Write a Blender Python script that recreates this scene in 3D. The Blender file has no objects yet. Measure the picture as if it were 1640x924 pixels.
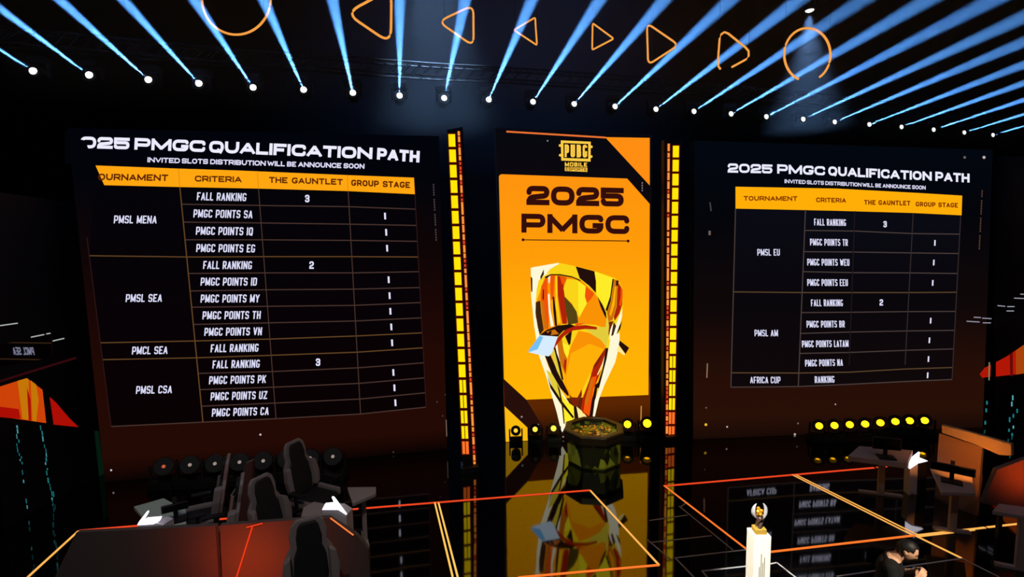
import bpy, bmesh, math, random
from mathutils import Vector, Matrix
random.seed(7)
SC = bpy.context.scene
COL = SC.collection

# ------------------------------------------------------------------ camera
F_PX, CX, CY = 800.0, 820.0, 462.0
CAM = Vector((0, 0, 4.4))
PITCH, ROLL = math.atan(79.0 / 800.0), math.radians(1.0)
_F = Vector((0, math.cos(PITCH), -math.sin(PITCH)))
_r0, _u0 = Vector((1, 0, 0)), Vector((0, math.sin(PITCH), math.cos(PITCH)))
_R = math.cos(ROLL) * _r0 - math.sin(ROLL) * _u0
_D = -math.sin(ROLL) * _r0 - math.cos(ROLL) * _u0
cd = bpy.data.cameras.new('camera')
cam = bpy.data.objects.new('camera', cd)
COL.objects.link(cam)
m = Matrix.Identity(4)
for i in range(3):
    m[i][0], m[i][1], m[i][2], m[i][3] = _R[i], -_D[i], -_F[i], CAM[i]
cam.matrix_world = m
cd.sensor_width = 36.0
cd.lens = F_PX / 1640.0 * 36.0
cd.clip_end = 200
SC.camera = cam

# ------------------------------------------------------------------ exposure, world, large lights
vs = SC.view_settings
vs.view_transform = 'Standard'
vs.look = 'None'
vs.gamma = 1.0
vs.exposure = 0.0
vs.use_curve_mapping = False
w = bpy.data.worlds.new('hall_air')
SC.world = w
w.use_nodes = True
w.node_tree.nodes['Background'].inputs[0].default_value = (0.25, 0.35, 0.8, 1)
w.node_tree.nodes['Background'].inputs[1].default_value = 0.0012
SC.cycles.volume_bounces = 0
SC.cycles.max_bounces = 6
SC.cycles.use_denoising = True
SC.cycles.sample_clamp_indirect = 3.0

BEAM_POWER = 290000.0
HAZE_DENSITY = 0.03


def aimed_spot(name, loc, aim, color, power, angle=40, blend=0.5, radius=0.15):
    l = bpy.data.lights.new(name, 'SPOT')
    l.energy, l.color, l.spot_size, l.spot_blend, l.shadow_soft_size = power, color, math.radians(angle), blend, radius
    o = bpy.data.objects.new(name, l)
    o.location = loc
    o.rotation_euler = (Vector(aim) - Vector(loc)).to_track_quat('-Z', 'Y').to_euler()
    COL.objects.link(o)
    return o


aimed_spot('blue_wall_fill', (1.0, 6.0, 14.0), (-1.5, 21.8, 7.0), (0.16, 0.35, 1.0), 900, 70, 0.9, 0.3)  # unseen spot added to turn the black back wall navy

aimed_spot('haze_fill', (-1.6, 11.5, 12.3), (-1.6, 11.0, 0.0), (0.35, 0.6, 1.0), 5000, 34, 0.9, 0.2)  # unseen spot added to make the haze glow blue here

# ------------------------------------------------------------------ pixel helpers (rays of the photograph into the hall)
def ray(px, py):
    return _R * ((px - CX) / F_PX) + _D * ((py - CY) / F_PX) + _F


def at_z(px, py, z=0.0):
    d = ray(px, py)
    return CAM + d * ((z - CAM.z) / d.z)


def at_y(px, py, y):
    d = ray(px, py)
    return CAM + d * ((y - CAM.y) / d.y)


class Plane:
    """vertical plane standing on the floor through two floor points"""
    def __init__(self, a, b):
        self.a, self.b = Vector(a), Vector(b)
        t = (self.b - self.a).normalized()
        self.t = t
        self.n = Vector((t.y, -t.x, 0))
        if self.n.dot(CAM - self.a) < 0:
            self.n = -self.n

    def hit(self, px, py, off=0.0):
        d = ray(px, py)
        p0 = self.a + self.n * off
        return CAM + d * ((p0 - CAM).dot(self.n) / d.dot(self.n))


def floor_plane(p, q):
    return Plane(at_z(*p), at_z(*q))


# ------------------------------------------------------------------ materials
MATS = {}


def lin(c):
    return tuple(((x / 255.0) / 12.92 if x / 255.0 <= 0.04045 else ((x / 255.0 + 0.055) / 1.055) ** 2.4) for x in c)


def E(c, s=1.0):
    key = ('e', tuple(c), s)
    if key not in MATS:
        mt = bpy.data.materials.new('glow_%d_%d_%d' % tuple(int(v) for v in c))
        mt.use_nodes = True
        nt = mt.node_tree
        nt.nodes.clear()
        e = nt.nodes.new('ShaderNodeEmission')
        e.inputs[0].default_value = (*lin(c), 1)
        e.inputs[1].default_value = s
        o = nt.nodes.new('ShaderNodeOutputMaterial')
        nt.links.new(e.outputs[0], o.inputs[0])
        MATS[key] = mt
    return MATS[key]


def Pm(name, c, rough=0.5, metal=0.0, ior=1.45, noise=0.0, nscale=30.0):
    if name in MATS:
        return MATS[name]
    mt = bpy.data.materials.new(name)
    mt.use_nodes = True
    nt = mt.node_tree
    b = nt.nodes['Principled BSDF']
    b.inputs['Base Color'].default_value = (*lin(c), 1)
    b.inputs['Roughness'].default_value = rough
    b.inputs['Metallic'].default_value = metal
    b.inputs['IOR'].default_value = ior
    if noise:
        tc = nt.nodes.new('ShaderNodeTexCoord')
        n = nt.nodes.new('ShaderNodeTexNoise')
        n.inputs['Scale'].default_value = nscale
        mp = nt.nodes.new('ShaderNodeMapRange')
        mp.inputs[3].default_value = max(0.0, rough - noise)
        mp.inputs[4].default_value = min(1.0, rough + noise)
        nt.links.new(tc.outputs['Object'], n.inputs['Vector'])
        nt.links.new(n.outputs['Fac'], mp.inputs[0])
        nt.links.new(mp.outputs[0], b.inputs['Roughness'])
    MATS[name] = mt
    return mt


def screen_gradient(name, stops, z0, z1):
    """an LED picture that fades from colour to colour up the screen (stops: height fraction, sRGB)"""
    mt = bpy.data.materials.new(name)
    mt.use_nodes = True
    nt = mt.node_tree
    nt.nodes.clear()
    tc = nt.nodes.new('ShaderNodeTexCoord')
    sx = nt.nodes.new('ShaderNodeSeparateXYZ')
    mp = nt.nodes.new('ShaderNodeMapRange')
    mp.inputs[1].default_value, mp.inputs[2].default_value = z0, z1
    r = nt.nodes.new('ShaderNodeValToRGB')
    els = r.color_ramp.elements
    while len(els) < len(stops):
        els.new(0.5)
    for e, (p, c) in zip(els, stops):
        e.position = p
        e.color = (*lin(c), 1)
    em = nt.nodes.new('ShaderNodeEmission')
    o = nt.nodes.new('ShaderNodeOutputMaterial')
    nt.links.new(tc.outputs['Object'], sx.inputs[0])
    nt.links.new(sx.outputs['Z'], mp.inputs[0])
    nt.links.new(mp.outputs[0], r.inputs[0])
    nt.links.new(r.outputs[0], em.inputs[0])
    nt.links.new(em.outputs[0], o.inputs[0])
    return mt


BLACK = Pm('matt_black', (10, 10, 12), 0.6, noise=0.1)
BLACKM = Pm('black_metal', (9, 9, 10), 0.6, 0.0, noise=0.1)
WHITE = (236, 236, 255)
AMBER = (255, 168, 12)


# ------------------------------------------------------------------ mesh builder
class MB:
    def __init__(self):
        self.v, self.f, self.m = [], [], []

    def add(self, verts, faces, mi=0):
        o = len(self.v)
        self.v += [Vector(p) for p in verts]
        self.f += [[i + o for i in fc] for fc in faces]
        self.m += [mi] * len(faces)

    def poly(self, pts, mi=0):
        self.add(pts, [list(range(len(pts)))], mi)

    def prism(self, pts, d, mi=0):
        n = len(pts)
        d = Vector(d)
        fs = [list(range(n)), [n + i for i in reversed(range(n))]]
        for i in range(n):
            j = (i + 1) % n
            fs.append([i, n + i, n + j, j])
        self.add([Vector(p) for p in pts] + [Vector(p) + d for p in pts], fs, mi)

    def box(self, c, s, rz=0.0, mi=0, M=None):
        c = Vector(c)
        R = M if M is not None else Matrix.Rotation(rz, 3, 'Z')
        vs_ = [c + R @ Vector((sx * s[0] / 2, sy * s[1] / 2, sz * s[2] / 2)) for sx in (-1, 1) for sy in (-1, 1) for sz in (-1, 1)]
        self.add(vs_, [[0, 1, 3, 2], [4, 6, 7, 5], [0, 4, 5, 1], [2, 3, 7, 6], [0, 2, 6, 4], [1, 5, 7, 3]], mi)

    def tube(self, path, r, seg=8, closed=False, mi=0, caps=True):
        path = [Vector(p) for p in path]
        n = len(path)
        rr = r if isinstance(r, (list, tuple)) else [r] * n
        rings = []
        for i, p in enumerate(path):
            a = path[(i - 1) % n] if closed or i > 0 else p
            b = path[(i + 1) % n] if closed or i < n - 1 else p
            t = (b - a).normalized()
            up = Vector((0, 0, 1)) if abs(t.z) < 0.95 else Vector((1, 0, 0))
            x = t.cross(up).normalized()
            y = x.cross(t).normalized()
            rings.append([p + (x * math.cos(k * 2 * math.pi / seg) + y * math.sin(k * 2 * math.pi / seg)) * rr[i] for k in range(seg)])
        vs_ = [q for rg in rings for q in rg]
        fs = []
        for i in range(n if closed else n - 1):
            j = (i + 1) % n
            for k in range(seg):
                l = (k + 1) % seg
                fs.append([i * seg + k, i * seg + l, j * seg + l, j * seg + k])
        if not closed and caps:
            fs += [list(range(seg)), [(n - 1) * seg + k for k in reversed(range(seg))]]
        self.add(vs_, fs, mi)

    def lathe(self, prof, M=None, seg=24, mi=0, phase=0.0):
        """prof: (radius, height) list about the local Z axis"""
        M = M or Matrix.Identity(4)
        vs_, fs = [], []
        for r, h in prof:
            for k in range(seg):
                a = phase + k * 2 * math.pi / seg
                vs_.append(M @ Vector((r * math.cos(a), r * math.sin(a), h)))
        for i in range(len(prof) - 1):
            for k in range(seg):
                l = (k + 1) % seg
                fs.append([i * seg + k, i * seg + l, (i + 1) * seg + l, (i + 1) * seg + k])
        fs.append([k for k in reversed(range(seg))])
        fs.append([(len(prof) - 1) * seg + k for k in range(seg)])
        self.add(vs_, fs, mi)

    def build(self, name, mats, parent=None, smooth=False, bevel=0.0):
        if not isinstance(mats, (list, tuple)):
            mats = [mats]
        off = root_loc(parent)
        me = bpy.data.meshes.new(name)
        me.from_pydata([tuple(p - off) for p in self.v], [], self.f)
        for mt in mats:
            me.materials.append(mt)
        me.polygons.foreach_set('material_index', self.m)
        if smooth:
            me.polygons.foreach_set('use_smooth', [True] * len(me.polygons))
        me.update()
        bm = bmesh.new()
        bm.from_mesh(me)
        bmesh.ops.recalc_face_normals(bm, faces=bm.faces)
        bm.to_mesh(me)
        bm.free()
        o = bpy.data.objects.new(name, me)
        COL.objects.link(o)
        if parent is not None:
            o.parent = parent
        if bevel:
            b = o.modifiers.new('edge', 'BEVEL')
            b.width, b.segments, b.limit_method = bevel, 2, 'ANGLE'
        return o


def root_loc(o):
    t = Vector((0, 0, 0))
    while o is not None:
        t += o.location
        o = o.parent
    return t


def thing(name, label, cat, loc=(0, 0, 0), group=None):
    o = bpy.data.objects.new(name, None)
    COL.objects.link(o)
    o.location = loc
    o.empty_display_size = 0.1
    return tag(o, label, cat, group)


def tag(o, label, cat, group=None):
    o['label'], o['category'] = label, cat
    if group:
        o['group'] = group
    return o


def struct(o):
    o['kind'] = 'structure'
    return o


def copy_tree(o, parent=None):
    c = o.copy()
    COL.objects.link(c)
    if parent is not None:
        c.parent = parent
    for ch in list(o.children):
        copy_tree(ch, c)
    return c


# ------------------------------------------------------------------ lettering: stroke letters drawn in a unit box
STROKES = {
    'A': (1.05, [[(0, 0), (.5, 1), (1, 0)], [(.2, .28), (.8, .28)]]),
    'B': (1, [[(0, .5), (0, 1), '(.96, 1)', '(.96, .5)', (0, .5)], [(0, .5), '(1, .5)', '(1, 0)', (0, 0), (0, .5)]]),
    'C': (1, [[(1, .75), '(1, 1)', '(0, 1)', '(0, 0)', '(1, 0)', (1, .25)]]),
    'D': (1, [[(0, 0), (0, 1), '(1, 1)', '(1, 0)', (0, 0)]]),
    'E': (.92, [[(1, 1), (0, 1), (0, 0), (1, 0)], [(0, .5), (.93, .5)]]),
    'F': (.9, [[(1, 1), (0, 1), (0, 0)], [(0, .46), (.92, .46)]]),
    'G': (1, [[(1, .82), '(1, 1)', '(0, 1)', '(0, 0)', '(1, 0)', (1, .40), (.56, .40)]]),
    'H': (1, [[(0, 0), (0, 1)], [(1, 0), (1, 1)], [(0, .5), (1, .5)]]),
    'I': (0, [[(0, 0), (0, 1)]]),
    'K': (1, [[(0, 0), (0, 1)], [(1, 1), (.05, .42)], [(.38, .58), (1, 0)]]),
    'L': (.85, [[(0, 1), (0, 0), (1, 0)]]),
    'M': (1.25, [[(0, 0), (0, 1), (.5, .06), (1, 1), (1, 0)]]),
    'N': (1.05, [[(0, 0), (0, 1), (1, 0), (1, 1)]]),
    'O': (1.03, [['(0, .5)', '(0, 1)', '(1, 1)', '(1, 0)', '(0, 0)', '(0, .5)']]),
    'P': (1, [[(0, 0), (0, 1), '(1, 1)', '(1, .38)', (0, .38)]]),
    'Q': (1.03, [['(0, .5)', '(0, 1)', '(1, 1)', '(1, 0)', '(0, 0)', '(0, .5)'], [(.55, .22), (.98, -.14)]]),
    'R': (1, [[(0, 0), (0, 1), '(1, 1)', '(1, .42)', (0, .42)], [(.5, .42), (1, 0)]]),
    'S': (1, [[(1, .82), '(1, 1)', '(0, 1)', '(0, .5)', '(1, .5)', '(1, 0)', '(0, 0)', (0, .18)]]),
    'T': (.95, [[(0, 1), (1, 1)], [(.5, 1), (.5, 0)]]),
    'U': (1, [[(0, 1), '(0, 0)', '(1, 0)', (1, 1)]]),
    'V': (1.05, [[(0, 1), (.5, 0), (1, 1)]]),
    'W': (1.45, [[(0, 1), (.25, 0), (.5, .85), (.75, 0), (1, 1)]]),
    'X': (1, [[(0, 0), (1, 1)], [(0, 1), (1, 0)]]),
    'Y': (1.05, [[(0, 1), (.5, .45), (1, 1)], [(.5, .45), (.5, 0)]]),
    'Z': (1, [[(0, 1), (1, 1), (0, 0), (1, 0)]]),
    '0': (1.03, [['(0, .5)', '(0, 1)', '(1, 1)', '(1, 0)', '(0, 0)', '(0, .5)']]),
    '2': (1, [[(0, .7), '(0, 1)', '(1, 1)', '(1, .5)', '(0, .34)', (0, 0), (1, 0)]]),
    '3': (1, [[(0, .78), '(0, 1)', '(1, 1)', '(1, .52)', (.35, .52)], [(.35, .52), '(1, .52)', '(1, 0)', '(0, 0)', (0, .22)]]),
    '5': (1, [[(1, 1), (0, 1), (0, .58), '(1, .58)', '(1, 0)', '(0, 0)', (0, .22)]]),
}


def layout(s, W, t, gap, space, rad):
    """quads of a line of stroke letters, capital height 1, letter width W, stroke t"""
    v, f = [], []
    x = 0.0

    def quad(p, q, e0, e1):
        d = Vector(q) - Vector(p)
        if d.length < 1e-6:
            return
        d.normalize()
        n = Vector((-d.y, d.x)) * t / 2
        p, q = Vector(p) - d * e0, Vector(q) + d * e1
        k = len(v)
        for c in (p + n, p - n, q - n, q + n):
            v.append((c.x, max(-0.2, min(1.0, c.y)) if c.y > 0.02 or lowq else max(0.0, min(1.0, c.y))))
        f.append([k, k + 1, k + 2, k + 3])

    for ch in s:
        if ch == ' ':
            x += space
            continue
        wf, strokes = STROKES[ch]
        w = t if wf == 0 else max(W * wf, t * 1.6)
        lowq = ch == 'Q'
        for st in strokes:
            pts = []
            raw = []
            for p in st:
                rnd = isinstance(p, str)
                px, py = eval(p) if rnd else p
                raw.append((Vector((x + t / 2 + px * (w - t), t / 2 + py * (1 - t))), rnd))
            closed = st[0] == st[-1] and isinstance(st[0], str)
            for i, (p, rnd) in enumerate(raw):
                if not rnd or i == 0 or i == len(raw) - 1:
                    pts.append((p, False))
                    continue
                a, b = raw[i - 1][0], raw[i + 1][0]
                la, lb = (a - p).length, (b - p).length
                r = min(rad, la * (0.5 if raw[i - 1][1] and i - 1 > 0 else 0.95), lb * (0.5 if raw[i + 1][1] and i + 1 < len(raw) - 1 else 0.95))
                rx_ = min(rad, 0.5 * max(w - t, 1e-4), 9)
                r0, r1 = p + (a - p) / la * min(r * 1.0, la), p + (b - p) / lb * min(r, lb)
                for k in range(6):
                    u = k / 5
                    u2 = u
                    pts.append((r0 * (1 - u2) ** 2 + p * (2 * u2 * (1 - u2)) * 1.0 + r1 * u2 * u2, True))
            n = len(pts)
            for i in range(n - 1):
                (p, sp), (q, sq) = pts[i], pts[i + 1]
                d = q - p
                axis = abs(d.x) < 1e-4 or abs(d.y) < 1e-4
                e0 = 0.02 * t if sp else (t / 2 if axis or (i == 0) else t * 0.15)
                e1 = 0.02 * t if sq else (t / 2 if axis or (i == n - 2) else t * 0.15)
                if i == 0 and not sp and abs(p.y - t / 2) > 0.03 and abs(p.y - 1 + t / 2) > 0.03:
                    e0 = 0.0 if not axis or abs(d.x) < 1e-4 else e0
                if i == n - 2 and not sq and abs(q.y - t / 2) > 0.03 and abs(q.y - 1 + t / 2) > 0.03:
                    e1 = 0.0
                quad(p, q, e0, e1)
                if sq and i < n - 2:
                    k = len(v)
                    m8 = 8
                    for j in range(m8):
                        v.append((q.x + t / 2 * math.cos(j * 2 * math.pi / m8), min(1.0, max(0.0, q.y + t / 2 * math.sin(j * 2 * math.pi / m8)))))
                    f.append([k + j for j in range(m8)])
        x += w + gap
    return v, f, x - gap


def text(mb, s, L, R, hl, hr, plane, off=0.01, t=0.22, sag=0.0, lean=0.0, mi=0, rad=0.42, gap=None, space=None):
    """write s on the plane: L and R are the photograph's baseline ends, hl / hr its capital heights there; letters are as wide as the line asks"""
    ratio = math.hypot(R[0] - L[0], R[1] - L[1]) / ((hl + hr) / 2)
    gap = t * 0.55 if gap is None else gap
    space = 0.45 * ratio / max(1, len(s)) + gap if space is None else space
    lo, hi = 0.05, 4.0
    for _ in range(40):
        mid = (lo + hi) / 2
        if layout_width(s, mid, t, gap, space) > ratio:
            hi = mid
        else:
            lo = mid
    v, f, x1 = layout(s, lo, t, gap, space, rad)
    out = []
    for x, y in v:
        u = x / x1
        h = hl + (hr - hl) * u
        px = L[0] + (R[0] - L[0]) * u - lean * y * h
        py = L[1] + (R[1] - L[1]) * u + sag * 4 * u * (1 - u) - y * h
        out.append(plane.hit(px, py, off))
    mb.add(out, f, mi)


def layout_width(s, W, t, gap, space):
    x = 0.0
    for ch in s:
        x += space if ch == ' ' else (t if STROKES[ch][0] == 0 else max(W * STROKES[ch][0], t * 1.6)) + gap
    return x - gap


def write(name, mat, root, *args, **kw):
    mb = MB()
    text(mb, *args, **kw)
    return mb.build(name, mat, root)


def cwrite(name, mat, root, s, xl, xr, yc, h, plane, slope=0.0, off=0.01, **kw):
    dx = (xr - xl) / 2
    return write(name, mat, root, s, (xl, yc + h / 2 - slope * dx), (xr, yc + h / 2 + slope * dx), h, h, plane, off, **kw)


def pline(mb, pts, wpx, plane, off, mi=0):
    """a drawn line of wpx photograph pixels"""
    for (x0, y0), (x1, y1) in zip(pts, pts[1:]):
        l = math.hypot(x1 - x0, y1 - y0)
        nx, ny = -(y1 - y0) / l * wpx / 2, (x1 - x0) / l * wpx / 2
        mb.poly([plane.hit(x0 + nx, y0 + ny, off), plane.hit(x0 - nx, y0 - ny, off), plane.hit(x1 - nx, y1 - ny, off), plane.hit(x1 + nx, y1 + ny, off)], mi)


def ppoly(mb, pts, plane, off, mi=0):
    mb.poly([plane.hit(x, y, off) for x, y in pts], mi)


def pdot(mb, c, r, plane, off, mi=0, n=10):
    ppoly(mb, [(c[0] + r * math.cos(k * 2 * math.pi / n), c[1] + r * math.sin(k * 2 * math.pi / n)) for k in range(n)], plane, off, mi)


def prect(mb, cx, cy, w_, h_, plane, off, mi=0, lean=0.0):
    ppoly(mb, [(cx - w_ / 2 - lean * h_ / 2, cy - h_ / 2), (cx + w_ / 2 - lean * h_ / 2, cy - h_ / 2), (cx + w_ / 2 + lean * h_ / 2, cy + h_ / 2), (cx - w_ / 2 + lean * h_ / 2, cy + h_ / 2)], plane, off, mi)


# ================================================================== THE HALL
fl = Pm('polished_black_floor', (4, 4, 5), 0.045, 0.0, 2.0)
nt = fl.node_tree
_n = nt.nodes.new('ShaderNodeTexNoise')
_n.inputs['Scale'].default_value = 1.3
_t = nt.nodes.new('ShaderNodeTexCoord')
_b = nt.nodes.new('ShaderNodeBump')
_b.inputs['Strength'].default_value = 0.02
_b.inputs['Distance'].default_value = 0.05
nt.links.new(_t.outputs['Object'], _n.inputs['Vector'])
nt.links.new(_n.outputs['Fac'], _b.inputs['Height'])
nt.links.new(_b.outputs[0], nt.nodes['Principled BSDF'].inputs['Normal'])
mb = MB(); mb.box((0, 10, -0.1), (70, 44, 0.2)); struct(mb.build('floor', fl))
mb = MB(); mb.box((0, 22, 8), (70, 0.4, 16)); struct(mb.build('wall_back', BLACK))
mb = MB(); mb.box((-27, 8, 8), (0.4, 32, 16)); struct(mb.build('wall_left', BLACK))
mb = MB(); mb.box((30, 8, 8), (0.4, 32, 16)); struct(mb.build('wall_right', BLACK))
mb = MB(); mb.box((0, 8, 15.5), (70, 32, 0.4)); struct(mb.build('ceiling', Pm('ceiling_black', (3, 3, 4), 0.9)))

# haze under the roof
hz = bpy.data.materials.new('stage_haze')
hz.use_nodes = True
nt = hz.node_tree
nt.nodes.clear()
vsn = nt.nodes.new('ShaderNodeVolumeScatter')
vsn.inputs['Color'].default_value = (0.8, 0.9, 1, 1)
vsn.inputs['Density'].default_value = HAZE_DENSITY
vsn.inputs['Anisotropy'].default_value = 0.0
_o = nt.nodes.new('ShaderNodeOutputMaterial')
nt.links.new(vsn.outputs[0], _o.inputs['Volume'])
mb = MB(); mb.box((2, 10, 9.65), (52, 21, 5.7))
hzo = mb.build('haze', hz)
hzo['kind'] = 'stuff'
tag(hzo, 'thin blue stage haze hanging under the roof', 'haze')

# ================================================================== LED SCREENS
PL = floor_plane((180, 771), (715, 719))
PC = floor_plane((811, 708), (1040, 695))
PR = floor_plane((1120, 703), (1530, 686))


def screen_body(name, plane, quad, mat_front, depth, root):
    pts = [plane.hit(x, y) for x, y in quad]
    for p in pts:
        if p.z < 0.08:
            p.z = 0.0
    mb = MB()
    mb.prism(pts, -plane.n * depth, 1)
    mb.m[0] = 0
    return mb.build(name, [mat_front, BLACKM], root)


# ---- the wide screen with the longer table
loc = at_z(440, 746)
SL = thing('led_screen', 'wide LED screen with the longer qualification table, PMSL MENA at its top', 'screen', loc)
gl = screen_gradient('table_screen_picture', [(0.0, (10, 3, 2)), (0.07, (36, 10, 4)), (0.3, (34, 9, 4)), (0.62, (16, 5, 6)), (0.85, (3, 4, 10)), (1.0, (2, 4, 11))], 0.0, 6.6)
screen_body('screen_panel', PL, [(108, 205), (703, 218), (716, 719), (168, 772)], gl, 0.2, SL)

cols_top = [(129, 340), None, None, None, None]
rows = [  # y at c0 (or None), c1, c2, c3, c4
    (None, 299.5, 302, 306, 311), (None, 327, 329, 331, 335), (None, 355.6, 357, 359, 361), (None, 384, 384, 385, 386.5),
    (409.5, 411.5, 411, 411, 411.5), (None, 438, 437, 437, 435), (None, 466, 464, 463, 460.5), (None, 492, 490.5, 489, 484.5),
    (None, 519.6, 517, 514, 509), (549, 546, 543, 538, 533), (576, 573, 569, 564, 557), (None, 598, 595, 589, 581),
    (None, 624, 620, 614, 605), (None, 650.5, 645.5, 639, 629), (683, 676, 670.5, 663, 652)]


def lx(c, y):
    a = [((143, 410), (178, 683)), ((288, 299), (325, 676)), ((414, 302), (442, 670)), ((557.6, 306), (577.5, 663)), ((664.5, 311), (682.5, 652))][c]
    return a[0][0] + (a[1][0] - a[0][0]) * (y - a[0][1]) / (a[1][1] - a[0][1])


mb = MB()   # dark table field
ppoly(mb, [(150, 300), (lx(1, 299.5), 299.5), (lx(2, 302), 302), (lx(3, 306), 306), (lx(4, 311), 311), (lx(4, 652), 652), (lx(3, 663), 663), (lx(2, 670), 670), (lx(1, 676), 676), (178, 683), (143, 410)], PL, 0.003)
dark = screen_gradient('table_field_picture', [(0, (10, 2, 3)), (0.35, (8, 2, 4)), (1, (4, 4, 9))], 0.0, 6.0)
mb.build('table_field', dark, SL)
mb = MB()
for r in rows[1:]:
    y = r[1:]
    pts = [(lx(k + 1, y[k]), y[k]) for k in range(4)]
    if r[0] is not None:
        pts = [(lx(0, r[0]), r[0])] + pts
    strong = r[0] is not None and r is not rows[-1]
    pline(mb, pts, 1.7, PL, 0.006, 0 if strong else 1)
for c in range(5):
    ya = [(380, 683), (299.5, 676), (302, 670.5), (306, 663), (311, 652)][c]
    pline(mb, [(lx(c, ya[0]), ya[0]), (lx(c, ya[1]), ya[1])], 1.8 if c == 1 else 1.4, PL, 0.0065, 0 if c == 1 else (2 if c in (0, 4) else 1))
mb.build('grid_lines', [E((96, 66, 36)), E((70, 50, 44)), E((46, 22, 22))], SL)
mb = MB()
ppoly(mb, [(153, 265), (286, 270), (380, 273), (558, 280.5), (663, 284.5), (664.5, 311), (557.6, 306), (414, 302), (288, 299.5), (167, 296.5)], PL, 0.006)
for c, (xa, ya, xb, yb) in enumerate([(286, 270, 288, 299), (412, 274, 414, 302), (556.5, 280.5, 557.6, 306)]):
    pline(mb, [(xa, ya), (xb, yb)], 1.2, PL, 0.008, 1)
mb.build('header_band', [E((255, 166, 16)), E((225, 140, 14))], SL)
HM = E((92, 34, 4))
HD = dict(t=0.235, rad=0.4, gap=0.12)
CD = dict(t=0.155, rad=0.13, gap=0.10)
TXT = E((222, 222, 250))
write('heading_lettering', HM, SL, 'OURNAMENT', (157, 288.5), (269, 290), 10.5, 10.5, PL, 0.01, lean=-0.05, **HD)
cwrite('heading_lettering', HM, SL, 'CRITERIA', 312, 387, 286.7, 9.6, PL, 0.02, **HD)
cwrite('heading_lettering', HM, SL, 'THE GAUNTLET', 431, 549, 289.7, 9.6, PL, 0.03, **HD)
cwrite('heading_lettering', HM, SL, 'GROUP STAGE', 562.5, 656.5, 294.5, 9.8, PL, 0.04, **HD)
for wd, xa, xb, ya, yb in [('025', 128, 207, 237.2, 239.2), ('PMGC', 215, 328.5, 239.5, 243.6), ('QUALIFICATION', 334.5, 596, 244.2, 254.8), ('PATH', 603.5, 671.5, 255.4, 260.3)]:
    write('title_lettering', E(WHITE), SL, wd, (xa, ya), (xb, yb), 18.8, 18.4, PL, 0.010, t=0.27, lean=-0.05, gap=0.09)
SUB = [('INVITED', 236, 288), ('SLOTS', 291, 333), ('DISTRIBUTION', 336.5, 425.5), ('WILL', 428, 456), ('BE', 459.5, 474), ('ANNOUNCE', 477.5, 546.5), ('SOON', 550, 583.5)]
for wd, xa, xb in SUB:
    write('subtitle_lettering', E((226, 224, 252)), SL, wd, (xa, 259.8 + (xa - 236) * 0.0304), (xb, 259.8 + (xb - 236) * 0.0304), 8, 8, PL, 0.010, t=0.23, lean=-0.05, gap=0.10)
mb = MB()   # black wipe that cuts the first title digit
ppoly(mb, [(104, 208), (127, 214), (127.5, 223), (134, 224.5), (139, 229), (140, 234), (150, 262), (104, 262)], PL, 0.012)
mb.build('picture_wipe', E((3, 4, 9)), SL)
CR = [('FALL RANKING', 315, 394, 315), ('PMGC POINTS SA', 309.5, 404, 342.5), ('PMGC POINTS IQ', 313.5, 404.5, 370), ('PMGC POINTS EG', 314, 408, 397.5),
      ('FALL RANKING', 325, 403, 424.5), ('PMGC POINTS ID', 321, 411, 451), ('PMGC POINTS MY', 321, 415, 478), ('PMGC POINTS TH', 324, 417, 504.7),
      ('PMGC POINTS VN', 327, 419, 531), ('FALL RANKING', 337, 413.5, 557.3), ('FALL RANKING', 340, 415.5, 583), ('PMGC POINTS PK', 334.5, 425.5, 608),
      ('PMGC POINTS UZ', 337, 427.5, 633.7), ('PMGC POINTS CA', 339, 430, 659.5)]
for k, (s, a, b, y) in enumerate(CR):
    cwrite('cell_lettering', TXT, SL, s, a, b, y, 12.8, PL, 0.02 - 0.05 * k / 13, lean=-0.08, **CD)
for s, a, b, y, sl in [('PMSL MENA', 182, 250.5, 351.5, 0.005), ('PMSL SEA', 201, 259, 477.3, -0.005), ('PMCL SEA', 211, 268, 561, -0.015), ('PMSL CSA', 217.5, 275, 624, -0.02)]:
    cwrite('cell_lettering', TXT, SL, s, a, b, y, 12.5, PL, sl, lean=-0.09, **CD)
NUM = E((228, 228, 252))
for s, x, y in [('3', 492, 318), ('2', 499, 424.5), ('3', 509.3, 580)]:
    cwrite('cell_number', NUM, SL, s, x - 3.6, x + 3.6, y, 12, PL, t=0.2, rad=0.16)
for x, y in [(616.7, 346), (618.5, 372), (620, 397.5), (622.5, 448), (624, 473.5), (625.2, 498.5), (626.7, 523.5), (628, 549), (630, 596.5), (631.7, 621), (633.3, 645)]:
    mb = MB()
    prect(mb, x, y, 2.9, 10.5, PL, 0.01, 0, 0.05)
    mb.build('cell_number', NUM, SL)
mb = MB()
for x, y, r in [(417, 696, 1.7), (178, 753, 1.7), (460, 195, 0)]:
    if r: pdot(mb, (x, y), r, PL, 0.006)
pline(mb, [(714.5, 672), (715.5, 699)], 1.4, PL, 0.006, 1)
for y in range(292, 388, 4):
    if (y // 4) % 6 != 1:
        prect(mb, 694 + (y - 292) * 0.05, y, 2.0, 2.6, PL, 0.006, 2)
prect(mb, 662, 210 + 12, 0.1, 0.1, PL, 0.006, 2)
for x, y, r in [(700, 643.5, 1.2), (709, 666, 1.2), (630, 724, 1.2), (713, 632, 1.0)]:
    pdot(mb, (x, y), r, PL, 0.006, 2)
mb.build('spark_dots', [E((200, 190, 200)), E((120, 100, 90)), E((74, 66, 70))], SL)

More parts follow.
